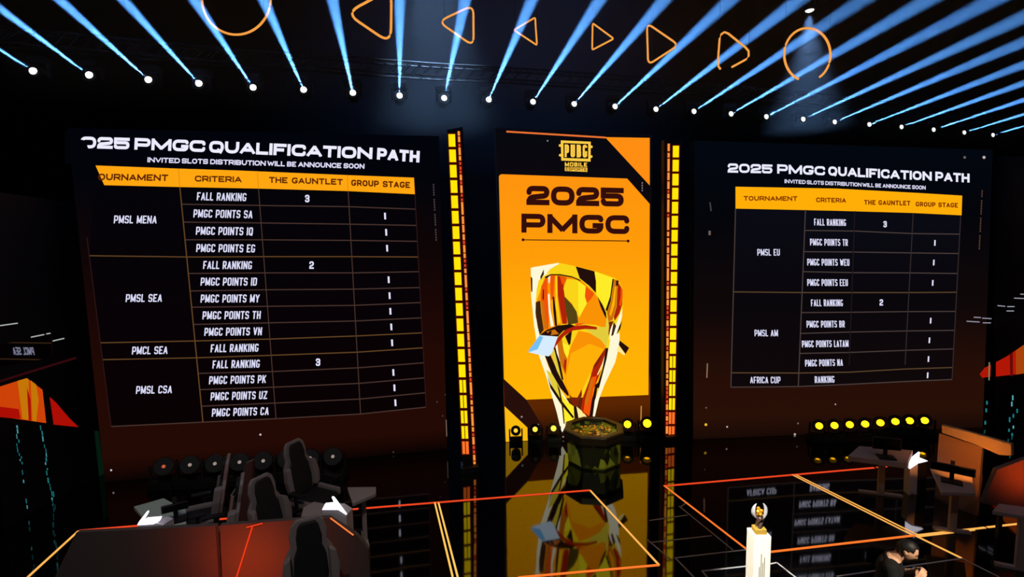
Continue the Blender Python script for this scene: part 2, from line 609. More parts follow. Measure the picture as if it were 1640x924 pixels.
# ---- the screen with the shorter table
SR = thing('led_screen', 'LED screen with the shorter qualification table ending in AFRICA CUP', 'screen', at_z(1325, 694))
gr = screen_gradient('short_table_picture', [(0.0, (24, 9, 5)), (0.08, (40, 16, 7)), (0.22, (38, 14, 7)), (0.45, (16, 8, 8)), (0.8, (4, 5, 10)), (1.0, (3, 7, 15))], 0.0, 6.0)
screen_body('screen_panel', PR, [(1112, 225), (1590, 240), (1574, 684), (1110, 703.5)], gr, 0.2, SR)
rowsR = [(467.4, 468.5, 468.5, 468.5, 468), (None, 500.6, 500, 499, 498.7), (None, 534, 531.7, 530, 529), (None, 566, 564.4, 561, 558.7), (597, 597.4, 596, 591, 588.5),
         (620, 619, 615.5, 611, 607.7), (None, 369, 370, 374, 375), (None, 403, 403.6, 405, 406), (None, 435, 436.6, 437, 438)]


def rx(c, y):
    a = [((1178, 334), (1170.6, 620)), ((1290, 336), (1278.5, 619)), ((1369, 338), (1360, 590)), ((1462.6, 341), (1449.5, 584)), ((1538.7, 345), (1524.8, 607.7))][c]
    return a[0][0] + (a[1][0] - a[0][0]) * (y - a[0][1]) / (a[1][1] - a[0][1])


mb = MB()
ppoly(mb, [(1178, 334), (1290, 336), (1369, 338), (1462.6, 341), (1539, 345), (1524.8, 607.7), (rx(3, 611), 611), (rx(2, 615), 615.5), (1278.5, 619), (1170.6, 620)], PR, 0.003)
darkr = screen_gradient('short_field_picture', [(0, (16, 8, 9)), (0.5, (10, 7, 11)), (1, (10, 11, 20))], 0.8, 5.0)
mb.build('table_field', darkr, SR)
mb = MB()
for r in rowsR:
    pts = [(rx(k + 1, y), y) for k, y in enumerate(r[1:])]
    if r[0] is not None:
        pts = [(rx(0, r[0]), r[0])] + pts
    pline(mb, pts, 1.6, PR, 0.006, 0 if r[0] is not None and r[0] < 610 else 1)
for c, (a, b) in enumerate([(334, 620), (336, 619), (338, 585), (341, 584), (345, 607)]):
    pline(mb, [(rx(c, a), a), (rx(c, b), b)], 1.6, PR, 0.0065, [1, 1, 2, 3, 3][c])
mb.build('grid_lines', [E((90, 68, 44)), E((72, 60, 58)), E((30, 22, 26)), E((48, 40, 42))], SR)
mb = MB()
ppoly(mb, [(1178, 299), (1340, 302), (1470, 309), (1541, 313.3), (1540, 344.8), (1462, 341), (1340, 337.5), (1178, 334)], PR, 0.006)
mb.build('header_band', E((255, 174, 8)), SR)
HM2 = E((128, 48, 2))
cwrite('heading_lettering', HM2, SR, 'TOURNAMENT', 1191, 1277, 317.8, 7.5, PR, 0.005, **HD)
cwrite('heading_lettering', HM2, SR, 'CRITERIA', 1307, 1355, 320.5, 7.5, PR, 0.02, **HD)
cwrite('heading_lettering', HM2, SR, 'THE GAUNTLET', 1384, 1458, 324.7, 7.7, PR, 0.02, **HD)
cwrite('heading_lettering', HM2, SR, 'GROUP STAGE', 1466.5, 1534, 327.8, 7.5, PR, 0.03, **HD)
for wd, xa, xb, ya, yb in [('2025', 1165.5, 1237, 276.3, 277.8), ('PMGC', 1244.7, 1321.5, 277.8, 280.8), ('QUALIFICATION', 1326.5, 1492.3, 281.0, 289.4), ('PATH', 1498, 1552.8, 289.6, 292.4)]:
    write('title_lettering', E(WHITE), SR, wd, (xa, ya), (xb, yb), 14.8, 14.2, PR, 0.010, t=0.245, gap=0.09)
for wd, xa, xb in SUB:
    xa, xb = 1256.5 + (xa - 236) * 0.6504, 1256.5 + (xb - 236) * 0.6504
    write('subtitle_lettering', E((226, 224, 252)), SR, wd, (xa, 293.2 + (xa - 1256.5) * 0.0465), (xb, 293.2 + (xb - 1256.5) * 0.0465), 6.2, 6.2, PR, 0.010, t=0.2, gap=0.10)
for s, a, b, y, sl in [('FALL RANKING', 1304, 1355, 356, .02), ('PMGC POINTS TR', 1297.5, 1358, 388, .015), ('PMGC POINTS WEU', 1293, 1360.5, 420, .01), ('PMGC POINTS EEU', 1293, 1358, 452.5, .005),
                       ('FALL RANKING', 1299, 1350, 485, 0), ('PMGC POINTS BR', 1292, 1353, 519, -.005), ('PMGC POINTS LATAM', 1284.5, 1359, 550.5, -.01), ('PMGC POINTS NA', 1289.5, 1350, 581, -.02), ('RANKING', 1305, 1336.5, 607.7, -.02)]:
    cwrite('cell_lettering', TXT, SR, s, a, b, y, 10.8, PR, sl, lean=0.03, t=0.135, rad=0.11, gap=0.08)
for s, a, b, y in [('PMSL EU', 1213, 1249, 404), ('PMSL AM', 1208.5, 1246, 533.3), ('AFRICA CUP', 1201.5, 1250, 608.5)]:
    cwrite('cell_lettering', TXT, SR, s, a, b, y, 10.5, PR, 0, lean=0.02, t=0.14, rad=0.11, gap=0.09)
for s, x, y in [('3', 1417.5, 359), ('2', 1411.5, 484.3)]:
    cwrite('cell_number', NUM, SR, s, x - 2.8, x + 2.8, y, 10, PR, t=0.2, rad=0.14)
for x, y in [(1497.3, 389), (1495.5, 420.5), (1493.8, 453), (1490.5, 513.5), (1488.5, 545), (1487, 575), (1485.7, 601)]:
    mb = MB()
    prect(mb, x, y, 2.3, 9, PR, 0.01, 0, -0.05)
    mb.build('cell_number', NUM, SR)
mb = MB()
for x, y, r, k in [(1130.5, 680, 2.2, 0), (1164.5, 683.5, 1.5, 1), (1338, 647.5, 1.2, 1), (1278, 678, 1.5, 3), (1273, 695.5, 1.8, 1), (1131, 653, 1.3, 3), (1545, 252, 2.2, 3), (1576, 252, 2.5, 1)]:
    pdot(mb, (x, y), r, PR, 0.006, k)
pline(mb, [(1133, 582), (1132, 605)], 1.7, PR, 0.006, 2)
prect(mb, 1136.5, 373, 3.5, 7, PR, 0.006, 3)
pline(mb, [(1137, 324), (1139, 338)], 2.4, PR, 0.006, 4)
for y in range(306, 400, 4):
    if (y // 4) % 7 != 2:
        prect(mb, 1573 - (y - 306) * 0.05, y, 1.9, 2.8, PR, 0.006, 5)
mb.build('spark_dots', [E((240, 190, 40)), E((190, 175, 170)), E((150, 120, 90)), E((110, 95, 90)), E((60, 60, 62)), E((88, 62, 48))], SR)

# ---- the tall centre screen
SCN = thing('led_screen', 'tall amber LED screen showing 2025 PMGC above a golden trophy', 'screen', at_z(926, 702))
gc = screen_gradient('centre_picture', [(0.0, (24, 8, 3)), (0.035, (44, 18, 3)), (0.1, (88, 36, 2)), (0.16, (96, 40, 2)), (0.2, (30, 12, 6)), (0.7, (14, 9, 12)), (1.0, (6, 8, 16))], 0.0, 7.0)
screen_body('screen_panel', PC, [(793, 205), (1044.5, 215), (1041, 695), (809, 708.2)], gc, 0.2, SCN)
mb = MB()
ppoly(mb, [(799, 283), (800.5, 280), (804, 279), (1004.5, 286), (1040.6, 326.5), (1038.5, 632.5), (843, 640), (807, 607)], PC, 0.003, 0)
ppoly(mb, [(969, 219.6), (1040.6, 220.8), (1040.6, 297)], PC, 0.003, 1)
ppoly(mb, [(808, 650.5), (845.4, 685), (845.2, 705.6), (810, 707.6)], PC, 0.003, 2)
pline(mb, [(811, 210.7), (970, 220.3)], 2.8, PC, 0.0025, 3)
g0 = screen_gradient('amber_panel_picture', [(0.0, (255, 180, 4)), (0.35, (255, 172, 6)), (0.62, (255, 156, 8)), (1.0, (255, 146, 16))], 1.0, 6.0)
mb.build('amber_panel', [g0, E((255, 142, 18)), E((250, 186, 16)), E((232, 112, 50))], SCN)
mb = MB()
ppoly(mb, [(806.8, 607), (843, 640.3), (872, 688), (846, 686), (808, 650.5)], PC, 0.004)
mb.build('diagonal_band', E((38, 14, 10)), SCN)
mb = MB()
TB = E((52, 14, 10))
write('title_lettering', TB, SCN, '2025', (843, 328.2), (999, 331), 31, 30, PC, 0.006, t=0.285, gap=0.075)
write('title_lettering', TB, SCN, 'PMGC', (835, 372.5), (1008, 375), 30.5, 30, PC, 0.006, t=0.275, gap=0.10)
pline(mb, [(837.5, 384), (1006, 386)], 1.5, PC, 0.006)
pdot(mb, (837.7, 384), 2.4, PC, 0.006)
pdot(mb, (1006, 386), 2.4, PC, 0.006)
mb.build('title_rule_line', TB, SCN)
YL = E((255, 205, 70))
mb = MB()   # framed emblem
s_ = 90.0 / 1188
def lp(x, y): return (880 + x * s_, 215 + y * s_)
ppoly(mb, [lp(240, 130), lp(870, 158), lp(870, 208), lp(240, 182)], PC, 0.006)
ppoly(mb, [lp(250, 500), lp(865, 520), lp(865, 578), lp(250, 556)], PC, 0.006)
ppoly(mb, [lp(240, 130), lp(293, 132), lp(297, 556), lp(250, 556)], PC, 0.007)
ppoly(mb, [lp(820, 158), lp(872, 158), lp(868, 578), lp(820, 576)], PC, 0.007)
for x, y in [(225, 237), (228, 443), (885, 265), (882, 472)]:
    pdot(mb, lp(x, y), 2.2, PC, 0.0075)
text(mb, 'PUBG', lp(320, 482), lp(795, 492), 20.3, 20.3, PC, 0.007, t=0.165, rad=0.08, gap=0.13)
text(mb, 'MOBILE', lp(325, 678), lp(795, 688), 6.6, 6.6, PC, 0.007, t=0.24, rad=0.1, gap=0.2)
ppoly(mb, [lp(325, 695), lp(800, 705), lp(800, 795), lp(325, 775)], PC, 0.006)
text(mb, 'ESPORTS', lp(345, 762), lp(782, 778), 4.6, 4.6, PC, 0.008, t=0.22, rad=0.1, mi=1)
mb.build('emblem_logo', [YL, E((120, 70, 10))], SCN)
mb = MB()
for k in range(4):
    prect(mb, 1028.5, 293 + k * 4, 1.6, 2.2, PC, 0.006)
pdot(mb, (877, 225.5), 1.3, PC, 0.006)
pline(mb, [(1027, 650), (1026.5, 674)], 2.0, PC, 0.006, 1)
for x, y, r in [(835.5, 667.5, 1.6), (862, 680, 1.2), (902, 699.5, 1.3), (1023.5, 681, 1.4), (866, 703, 1.0)]:
    pdot(mb, (x, y), r, PC, 0.006, 0)
mb.build('spark_dots', [E((150, 140, 140)), E((190, 130, 60))], SCN)

# golden trophy shown on the screen, as flat facets
TC = {'o': (250, 146, 6), 'y': (250, 212, 24), 'Y': (255, 236, 40), 'w': (255, 248, 214), 'd': (62, 34, 16), 'k': (34, 14, 10), 'r': (176, 34, 8), 'R': (240, 84, 8),
      'm': (205, 112, 12), 'b': (120, 192, 245), 'B': (214, 236, 255), 'g': (84, 66, 20), 'p': (255, 236, 150), 'n': (120, 34, 12), 'a': (255, 176, 8), 'l': (226, 204, 60)}
tk = list(TC)
A = lambda L: [(840 + x * .1623, 410 + y * .1623) for x, y in L]
B = lambda L: [(840 + x * .1731, 540 + y * .1731) for x, y in L]
TP = [
    ('y', A([(62, 115), (330, 65), (380, 75), (510, 102), (680, 145), (900, 220), (930, 250), (968, 320), (970, 520), (935, 760), (900, 924), (800, 924), (120, 924), (100, 700), (65, 400)])),
    ('w', A([(62, 115), (330, 68), (350, 90), (290, 150), (200, 190), (140, 240), (120, 330), (108, 480), (130, 640), (150, 780), (118, 830), (95, 690), (65, 380)])),
    ('k', A([(62, 200), (78, 220), (78, 355), (66, 350)])),
    ('d', A([(190, 130), (192, 180), (160, 235), (155, 205)])),
    ('y', A([(250, 130), (330, 82), (400, 85), (505, 102), (545, 220), (470, 190), (360, 165), (270, 160), (215, 178)])),
    ('k', A([(505, 102), (690, 150), (705, 250), (705, 365), (640, 295), (545, 220)])),
    ('Y', A([(690, 150), (870, 218), (860, 330), (805, 535), (770, 470), (710, 370), (708, 250)])),
    ('k', A([(868, 225), (882, 225), (868, 330), (850, 450), (815, 550), (800, 530), (845, 400)])),
    ('m', A([(880, 228), (925, 240), (912, 330), (905, 500), (870, 630), (825, 650), (812, 560), (852, 450), (870, 330)])),
    ('a', A([(890, 300), (905, 300), (890, 480), (850, 600), (840, 570), (870, 440)])),
    ('k', A([(905, 240), (930, 245), (918, 300), (903, 290)])),
    ('r', A([(925, 260), (968, 330), (965, 480), (935, 570), (890, 640), (880, 600), (908, 500), (915, 330)])),
    ('R', A([(950, 310), (968, 330), (968, 420), (950, 500), (935, 480), (948, 400)])),
    ('w', A([(965, 520), (962, 600), (910, 780), (880, 880), (870, 760), (900, 690), (935, 590)])),
    ('k', A([(962, 640), (945, 720), (905, 780), (935, 690)])),
    ('w', A([(850, 690), (880, 670), (860, 800), (835, 830)])),
    ('n', A([(830, 650), (880, 640), (850, 720), (830, 790), (822, 700)])),
    ('d', A([(880, 650), (905, 690), (870, 800), (855, 790)])),
    # inside of the arch
    ('o', A([(200, 210), (260, 180), (400, 190), (560, 240), (680, 350), (770, 480), (810, 620), (815, 720), (700, 680), (500, 665), (380, 665), (170, 780), (110, 600), (110, 470), (170, 300)])),
    ('d', A([(112, 455), (155, 440), (165, 560), (190, 730), (150, 780), (130, 700), (108, 560)])),
    ('R', A([(165, 300), (205, 225), (225, 220), (230, 430), (240, 600), (235, 720), (205, 720), (180, 560), (160, 430)])),
    ('m', A([(160, 440), (190, 450), (205, 600), (225, 700), (195, 730), (175, 590)])),
    ('k', A([(182, 330), (192, 330), (190, 440), (178, 420)])),
    ('w', A([(235, 200), (255, 185), (250, 260), (238, 270)])),
    ('w', A([(230, 380), (248, 370), (255, 520), (290, 690), (260, 700), (240, 560)])),
    ('R', A([(255, 185), (300, 180), (290, 330), (285, 420), (265, 440), (255, 330)])),
    ('a', A([(262, 440), (288, 420), (330, 560), (355, 660), (300, 690), (275, 580)])),
    ('k', A([(278, 400), (292, 400), (312, 560), (322, 690), (300, 690), (282, 520)])),
    ('y', A([(305, 200), (322, 200), (325, 420), (355, 660), (338, 660), (308, 480)])),
    ('r', A([(325, 195), (410, 210), (385, 290), (395, 400), (415, 560), (420, 670), (375, 670), (345, 500), (328, 380)])),
    ('R', A([(350, 205), (420, 215), (395, 270), (370, 280)])),
    ('y', A([(420, 225), (520, 235), (605, 300), (595, 400), (615, 470), (540, 610), (500, 540), (470, 470), (400, 400), (385, 320)])),
    ('Y', A([(530, 250), (605, 300), (595, 400), (615, 470), (540, 600), (530, 480)])),
    ('g', A([(390, 395), (470, 480), (515, 550), (530, 660), (430, 680), (412, 560)])),
    ('R', A([(605, 300), (690, 370), (660, 420), (620, 460), (596, 400)])),
    ('k', A([(200, 205), (260, 178), (350, 178), (470, 200), (550, 235), (555, 250), (470, 212), (350, 192), (262, 188), (210, 225)])),
    ('k', A([(720, 400), (770, 480), (805, 560), (810, 620), (790, 590), (750, 500)])),
    ('l', A([(720, 700), (800, 700), (815, 560), (835, 690), (825, 800), (800, 924), (740, 924), (720, 860), (650, 750), (590, 725)])),
    ('k', A([(150, 780), (215, 730), (330, 685), (450, 672), (500, 690), (380, 740), (330, 795)])),
    ('m', A([(215, 745), (300, 725), (340, 770), (260, 780)])),
    ('k', A([(240, 745), (270, 735), (262, 775), (230, 778)])),
    # lower half
    ('w', B([(120, 130), (180, 150), (220, 270), (300, 430), (420, 620), (470, 690), (460, 750), (380, 820), (350, 880), (335, 850), (300, 700), (250, 530), (200, 360)])),
    ('l', B([(200, 300), (250, 330), (310, 430), (360, 560), (410, 640), (470, 690), (465, 750), (380, 820), (345, 640), (270, 500)])),
    ('Y', B([(305, 480), (400, 600), (455, 640), (460, 740), (385, 815), (355, 700)])),
    ('k', B([(180, 150), (240, 165), (300, 300), (360, 420), (415, 530), (400, 545), (330, 470), (250, 330)])),
    ('k', B([(210, 350), (240, 430), (340, 580), (460, 740), (445, 750), (330, 610), (240, 470)])),
    ('d', B([(300, 430), (325, 480), (360, 640), (372, 800), (362, 800), (345, 640)])),
    ('l', B([(245, 150), (275, 90), (320, 180), (345, 400), (300, 310)])),
    ('k', B([(270, 95), (280, 75), (330, 230), (360, 390), (345, 400), (310, 250)])),
    ('w', B([(280, 60), (300, 40), (320, 130), (330, 230), (300, 150)])),
    ('m', B([(300, 40), (345, 10), (370, 150), (395, 200), (380, 350), (345, 270), (320, 190)])),
    ('r', B([(370, 200), (390, 215), (380, 340), (362, 270)])),
    ('Y', B([(350, 50), (415, 80), (410, 150), (395, 195), (365, 130)])),
    ('k', B([(375, -10), (440, -60), (425, 60), (410, 75)])),
    ('o', B([(500, -60), (600, -40), (700, 20), (750, 80), (740, 110), (640, 260), (610, 340), (535, 480), (490, 560), (440, 550), (410, 530), (385, 460), (380, 360), (400, 200), (430, 80)])),
    ('a', B([(430, 150), (600, 60), (735, 110), (640, 260), (610, 340), (535, 480), (490, 560), (440, 550), (390, 460), (385, 360)])),
    ('n', B([(410, 530), (440, 555), (490, 558), (530, 480), (530, 540), (500, 600), (495, 740), (465, 740), (455, 640)])),
    ('k', B([(455, 640), (480, 640), (500, 700), (490, 745), (462, 745)])),
    ('p', B([(480, 640), (540, 690), (580, 740), (500, 745)])),
    ('y', B([(535, 490), (610, 330), (615, 360), (560, 500), (530, 560)])),
    ('r', B([(755, 90), (750, 150), (700, 330), (640, 480), (590, 730), (540, 700), (520, 660), (540, 560), (600, 400), (640, 260)])),
    ('n', B([(755, 90), (740, 130), (690, 230), (640, 300), (650, 250)])),
    ('R', B([(620, 370), (670, 360), (640, 480), (600, 730), (545, 690), (560, 580)])),
    ('m', B([(610, 400), (640, 390), (600, 560), (570, 640), (560, 590)])),
    ('k', B([(655, 440), (680, 420), (640, 700), (630, 735), (600, 735), (620, 600)])),
    ('p', B([(750, 150), (740, 240), (680, 350), (670, 350), (715, 250)])),
    ('k', B([(755, 100), (775, 100), (760, 200), (690, 470), (665, 470), (720, 300)])),
    ('w', B([(800, -10), (880, -40), (880, 60), (840, 230), (740, 440), (690, 570), (650, 735), (632, 730), (650, 590), (690, 470), (760, 200), (780, 100)])),
    ('k', B([(880, 30), (968, 98), (935, 155), (872, 70)])),
    ('p', B([(872, 75), (930, 155), (925, 170), (850, 120)])),
    # ribbon in front
    ('r', A([(330, 800), (400, 730), (500, 690), (600, 680), (715, 700), (715, 725), (600, 720), (480, 735), (390, 790), (330, 860), (285, 924), (270, 924)])),
    ('R', A([(500, 668), (600, 662), (560, 680), (500, 690)])),
    ('B', A([(150, 780), (328, 795), (270, 960), (240, 990), (150, 975), (40, 950), (50, 924)])),
    ('b', A([(150, 785), (185, 800), (130, 920), (40, 950), (45, 924)])),
]
mb = MB()
for i, (c, pts) in enumerate(TP):
    ppoly(mb, pts, PC, 0.006 + i * 0.00025, tk.index(c))
mb.build('trophy_picture', [E(TC[k]) for k in tk], SCN)

# ================================================================== LED LIGHT TOWERS
def tower(label, base, first, last, n, wpx, hpx, thin, last_dim, outer):
    pl = Plane(at_z(*base), at_z(base[0] + 60, base[1] - 4.5))
    root = thing('light_tower', label, 'light tower', at_z(*base), 'light towers beside the tall screen')
    mb = MB()
    mb.prism([pl.hit(x, y) if y < base[1] - 1 else Vector((*pl.hit(x, y).xy, 0.0)) for x, y in outer], -pl.n * 0.15)
    mb.build('housing', BLACK, root)
    for k in range(n):
        bl = MB()
        t = k / (n - 1)
        x, y = first[0] + (last[0] - first[0]) * t, first[1] + (last[1] - first[1]) * t
        lean = (last[0] - first[0]) / (last[1] - first[1])
        dim = 0 if k < n - last_dim else 1
        if k >= n - last_dim - 4:
            for sx in (-1, 1):
                prect(bl, x + sx * wpx * 0.27, y, wpx * 0.42, hpx, pl, 0.01, dim, lean)
        else:
            prect(bl, x, y, wpx, hpx, pl, 0.01, dim, lean)
        prect(bl, x, y, wpx + 3.0, hpx + 3.4, pl, 0.004, 2, lean)
        bl.build('light_block', [E((255, 218, 6), 1.15), E((255, 116, 40)), E((74, 12, 2))], root)
    st = MB()
    (xa, ya), (xb, yb) = thin
    y = ya
    while y < yb:
        l = random.choice([4, 5, 7, 9, 12, 20])
        t = (y + l / 2 - ya) / (yb - ya)
        prect(st, xa + (xb - xa) * t, y + l / 2, 3.4 if l > 5 else 2.8, l, pl, 0.012, 0 if l > 5 else 1, (xb - xa) / (yb - ya))
        y += l + random.choice([1.6, 2.2, 3.0])
    pline(st, [(xa, ya), (xb, yb)], 6.5, pl, 0.006, 2)
    st.build('pixel_dots', [E((255, 150, 60)), E((235, 70, 40)), E((66, 10, 3))], root)
    mb = MB()
    c = pl.hit(base[0], base[1] - 8, 0.0)
    mb.box((c.x, c.y, 0.06), (0.34, 0.3, 0.12), math.atan2(pl.t.y, pl.t.x))
    mb.build('foot', BLACKM, root, bevel=0.01)


tower('light tower of amber blocks beside the longer table screen', (752, 753), (723.8, 224.9), (745.5, 717), 21, 10.6, 20, ((734.6, 210), (760, 742)), 1,
      [(716, 208), (741, 203), (766, 752), (742, 754)])
tower('light tower of amber blocks beside the shorter table screen', (1074, 704), (1082.5, 242.7), (1075.5, 692), 21, 9.8, 18.5, ((1071, 230), (1068, 700)), 2,
      [(1064, 224), (1092, 226), (1083, 703.5), (1063, 705)])

# ================================================================== SIDE LED WALLS
_a = at_z(163, 786) + Vector((-0.55, 0, 0))
P1 = Plane(_a, _a - Vector((math.cos(math.radians(87)), math.sin(math.radians(87)), 0)) * 3)
o = thing('side_led_wall', 'dark side LED wall with an orange wedge beside the longer table screen', 'screen', at_z(163, 786))
mb = MB()
q0, q1 = P1.hit(-60, 300), P1.hit(160, 330)
mb.prism([q0, q1, Vector((q1.x, q1.y, 0)), Vector((q0.x, q0.y, 0))], -P1.n * 0.15)
mb.build('screen_panel', Pm('matt_black_panel', (4, 4, 5), 0.6), o)
mb = MB()
mb.prism([P1.hit(x, y, 0.003) for x, y in [(-60, 560), (0, 551), (84, 538), (84, 572), (0, 588), (-60, 600)]], P1.n * 0.003)
mb.build('added_mirror_band', Pm('mirror_metal', (150, 152, 160), 0.03, 1.0), o)  # mirror strip added at this height to reflect the PMCL SEA lettering
mb = MB()
ppoly(mb, [(-60, 640), (0, 619), (43, 605.5), (68, 624), (74, 677.5), (0, 667), (-60, 660)], P1, 0.004, 0)
ppoly(mb, [(28, 610), (43, 605.5), (46, 608), (46, 672), (36, 671)], P1, 0.006, 1)
ppoly(mb, [(49, 609), (58, 616), (62, 640), (58, 675), (52, 674)], P1, 0.006, 1)
ppoly(mb, [(43, 620), (49, 640), (50, 674), (46, 673)], P1, 0.007, 2)
ppoly(mb, [(-10, 650), (30, 655), (33, 671), (-10, 667)], P1, 0.006, 2)
ppoly(mb, [(79.5, 635.5), (90, 645), (111, 669.5), (126, 684), (86, 680)], P1, 0.004, 2)
pline(mb, [(-20, 617), (40, 598), (122, 573)], 3.5, P1, 0.005, 3)
mb.build('wedge_picture', [E((204, 66, 8)), E((196, 118, 8)), E((170, 14, 4)), E((48, 8, 12))], o)
mb = MB()
for (a, b) in [((0, 521.5), (28.6, 517.5)), ((49.5, 540), (71, 535.7)), ((74, 534.8), (81, 533.6)), ((74.5, 548.4), (103, 541.8))]:
    pline(mb, [a, b], 1.8, P1, 0.004)
mb.build('dash_pattern', E((170, 174, 172)), o)
mb = MB()
for path, dens in [([(26, 681), (29, 710), (33, 735), (42, 799), (48, 850), (57, 900)], 0.72), ([(66, 681), (70, 705), (74, 726), (72, 740), (77, 765), (84, 787), (86, 820), (89, 850)], 0.8)]:
    for (x0, y0), (x1, y1) in zip(path, path[1:]):
        y = y0
        while y < y1:
            l = random.uniform(3, 9)
            if random.random() < dens:
                t = (y - y0) / (y1 - y0)
                prect(mb, x0 + (x1 - x0) * t + random.uniform(-2, 2), y + l / 2, random.uniform(1.2, 2.6), l, P1, 0.004, random.choice([0, 0, 1]), 0.12)
            y += l + 1
ppoly(mb, [(151, 690), (158, 690), (168, 768), (160, 776)], P1, 0.004, 2)
mb.build('rain_dots', [E((24, 104, 108)), E((70, 140, 146)), E((4, 26, 14))], o)

P2 = floor_plane((1592, 690), (1760, 740))
o = thing('side_led_wall', 'dark side LED wall with a red wedge beside the shorter table screen', 'screen', at_z(1592, 690))
mb = MB()
mb.prism([P2.hit(1590, 250), P2.hit(1760, 250), at_z(1760, 740), at_z(1592, 690)], -P2.n * 0.15)
mb.build('screen_panel', MATS['matt_black_panel'], o)
mb = MB()
P2b = floor_plane((1530, 685), (1760, 740))
ppoly(mb, [(1595, 580), (1611, 571.5), (1637, 554), (1690, 540), (1690, 590), (1640, 598), (1595, 603)], P2, 0.004, 0)
ppoly(mb, [(1627, 561), (1640, 552), (1690, 540), (1690, 590), (1640, 598), (1627, 600)], P2, 0.006, 1)
ppoly(mb, [(1617, 567), (1622, 564), (1622, 602), (1618, 602)], P2, 0.006, 2)
mb.build('wedge_picture', [E((176, 22, 6)), E((168, 66, 10)), E((96, 10, 4))], o)
mb = MB()
for a, b in [((1597.5, 489.4), (1610, 490.5)), ((1613, 491), (1625, 491)), ((1612, 498), (1624, 498)), ((1624, 477.4), (1640, 478)), ((1634, 471), (1660, 472))]:
    pline(mb, [a, b], 1.5, P2, 0.004)
mb.build('dash_pattern', E((150, 150, 165)), o)
mb = MB()
for x, y in [(1622, 637), (1620.5, 647), (1629, 658), (1623, 666), (1617, 672), (1616, 689), (1623, 684), (1620, 703), (1615, 700), (1621, 696)]:
    prect(mb, x, y, 2.4, random.uniform(4, 8), P2, 0.004, random.choice([0, 1]))
mb.build('rain_dots', [E((24, 120, 124)), E((80, 160, 164))], o)
# marks shown on the dark end of the short-table screen
mb = MB()
for a, b in [((1548, 514.4), (1569, 515.7)), ((1574, 517), (1587, 517)), ((1559.5, 508), (1571, 508.6)), ((1573, 509.5), (1588, 510.3))]:
    pline(mb, [a, b], 1.5, PR, 0.006, 0)
ppoly(mb, [(1569, 599), (1577, 589), (1587, 584), (1586, 603.5), (1573, 605)], PR, 0.006, 1)
pline(mb, [(1584.5, 580), (1584, 609)], 2.0, PR, 0.008, 2)
for x, y in [(1580.6, 645), (1579.5, 657), (1578, 677)]:
    prect(mb, x, y, 2.6, 6, PR, 0.006, 3)
mb.build('edge_pattern', [E((150, 150, 165)), E((176, 22, 6)), E((120, 130, 90)), E((30, 120, 122))], SR)

# ================================================================== FLOOR LIGHT LINES
def strip(mb, a, b, wd, h=0.006, mi=0):
    a, b = Vector(a), Vector(b)
    t = (b - a).normalized()
    n = Vector((-t.y, t.x, 0)) * wd / 2
    mb.prism([a - n, b - n, b + n, a + n], (0, 0, h), mi)


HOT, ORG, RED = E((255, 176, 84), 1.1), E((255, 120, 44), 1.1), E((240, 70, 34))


def floor_line(label, segs, mat, wd=0.05):
    mb = MB()
    for p, q in segs:
        strip(mb, at_z(*p), at_z(*q), wd)
    o = mb.build('floor_light_line', mat)
    tag(o, label, 'light line', 'glowing lines set in the stage floor')


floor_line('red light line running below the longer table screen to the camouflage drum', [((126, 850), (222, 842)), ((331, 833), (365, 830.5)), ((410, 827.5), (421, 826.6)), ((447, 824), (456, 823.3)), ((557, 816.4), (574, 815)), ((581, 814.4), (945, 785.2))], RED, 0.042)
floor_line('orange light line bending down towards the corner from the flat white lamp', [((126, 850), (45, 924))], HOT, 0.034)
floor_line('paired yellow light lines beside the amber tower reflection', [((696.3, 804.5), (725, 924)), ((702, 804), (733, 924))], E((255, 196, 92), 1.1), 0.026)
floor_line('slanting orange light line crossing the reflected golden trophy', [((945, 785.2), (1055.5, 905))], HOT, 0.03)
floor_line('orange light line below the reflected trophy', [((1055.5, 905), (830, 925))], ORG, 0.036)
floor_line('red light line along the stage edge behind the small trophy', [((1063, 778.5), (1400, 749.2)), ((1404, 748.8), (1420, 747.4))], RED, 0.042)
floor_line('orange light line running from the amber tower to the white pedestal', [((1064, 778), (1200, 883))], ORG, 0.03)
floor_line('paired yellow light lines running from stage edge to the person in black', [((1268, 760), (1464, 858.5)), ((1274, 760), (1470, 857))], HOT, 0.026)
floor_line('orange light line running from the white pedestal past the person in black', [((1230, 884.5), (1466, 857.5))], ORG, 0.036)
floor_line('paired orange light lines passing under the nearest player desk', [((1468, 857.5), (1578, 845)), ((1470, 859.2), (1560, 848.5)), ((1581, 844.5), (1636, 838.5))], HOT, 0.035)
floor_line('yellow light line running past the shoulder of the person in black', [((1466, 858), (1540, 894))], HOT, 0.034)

mb = MB()
for p, q in [((1087.6, 810.6), (1174, 881)), ((1040, 833.7), (1101, 825)), ((1040, 869), (1140, 858)), ((1081.5, 893.6), (1198, 880)), ((1081.5, 893.6), (1111, 924)),
             ((1124.5, 914.5), (1198, 906.5)), ((1124.5, 914.5), (1134, 926)), ((1231, 903.4), (1244, 901)), ((1244, 901), (1276, 926)), ((1036, 863.6), (1075, 897)),
             ((1340, 923), (1541, 894.3)), ((1541, 894.3), (1600, 924)), ((1090, 812), (1098, 806))]:
    strip(mb, at_z(*p), at_z(*q), 0.022, 0.003)
struct(mb.build('trim_1', Pm('pale_floor_tape', (175, 175, 180), 0.6)))

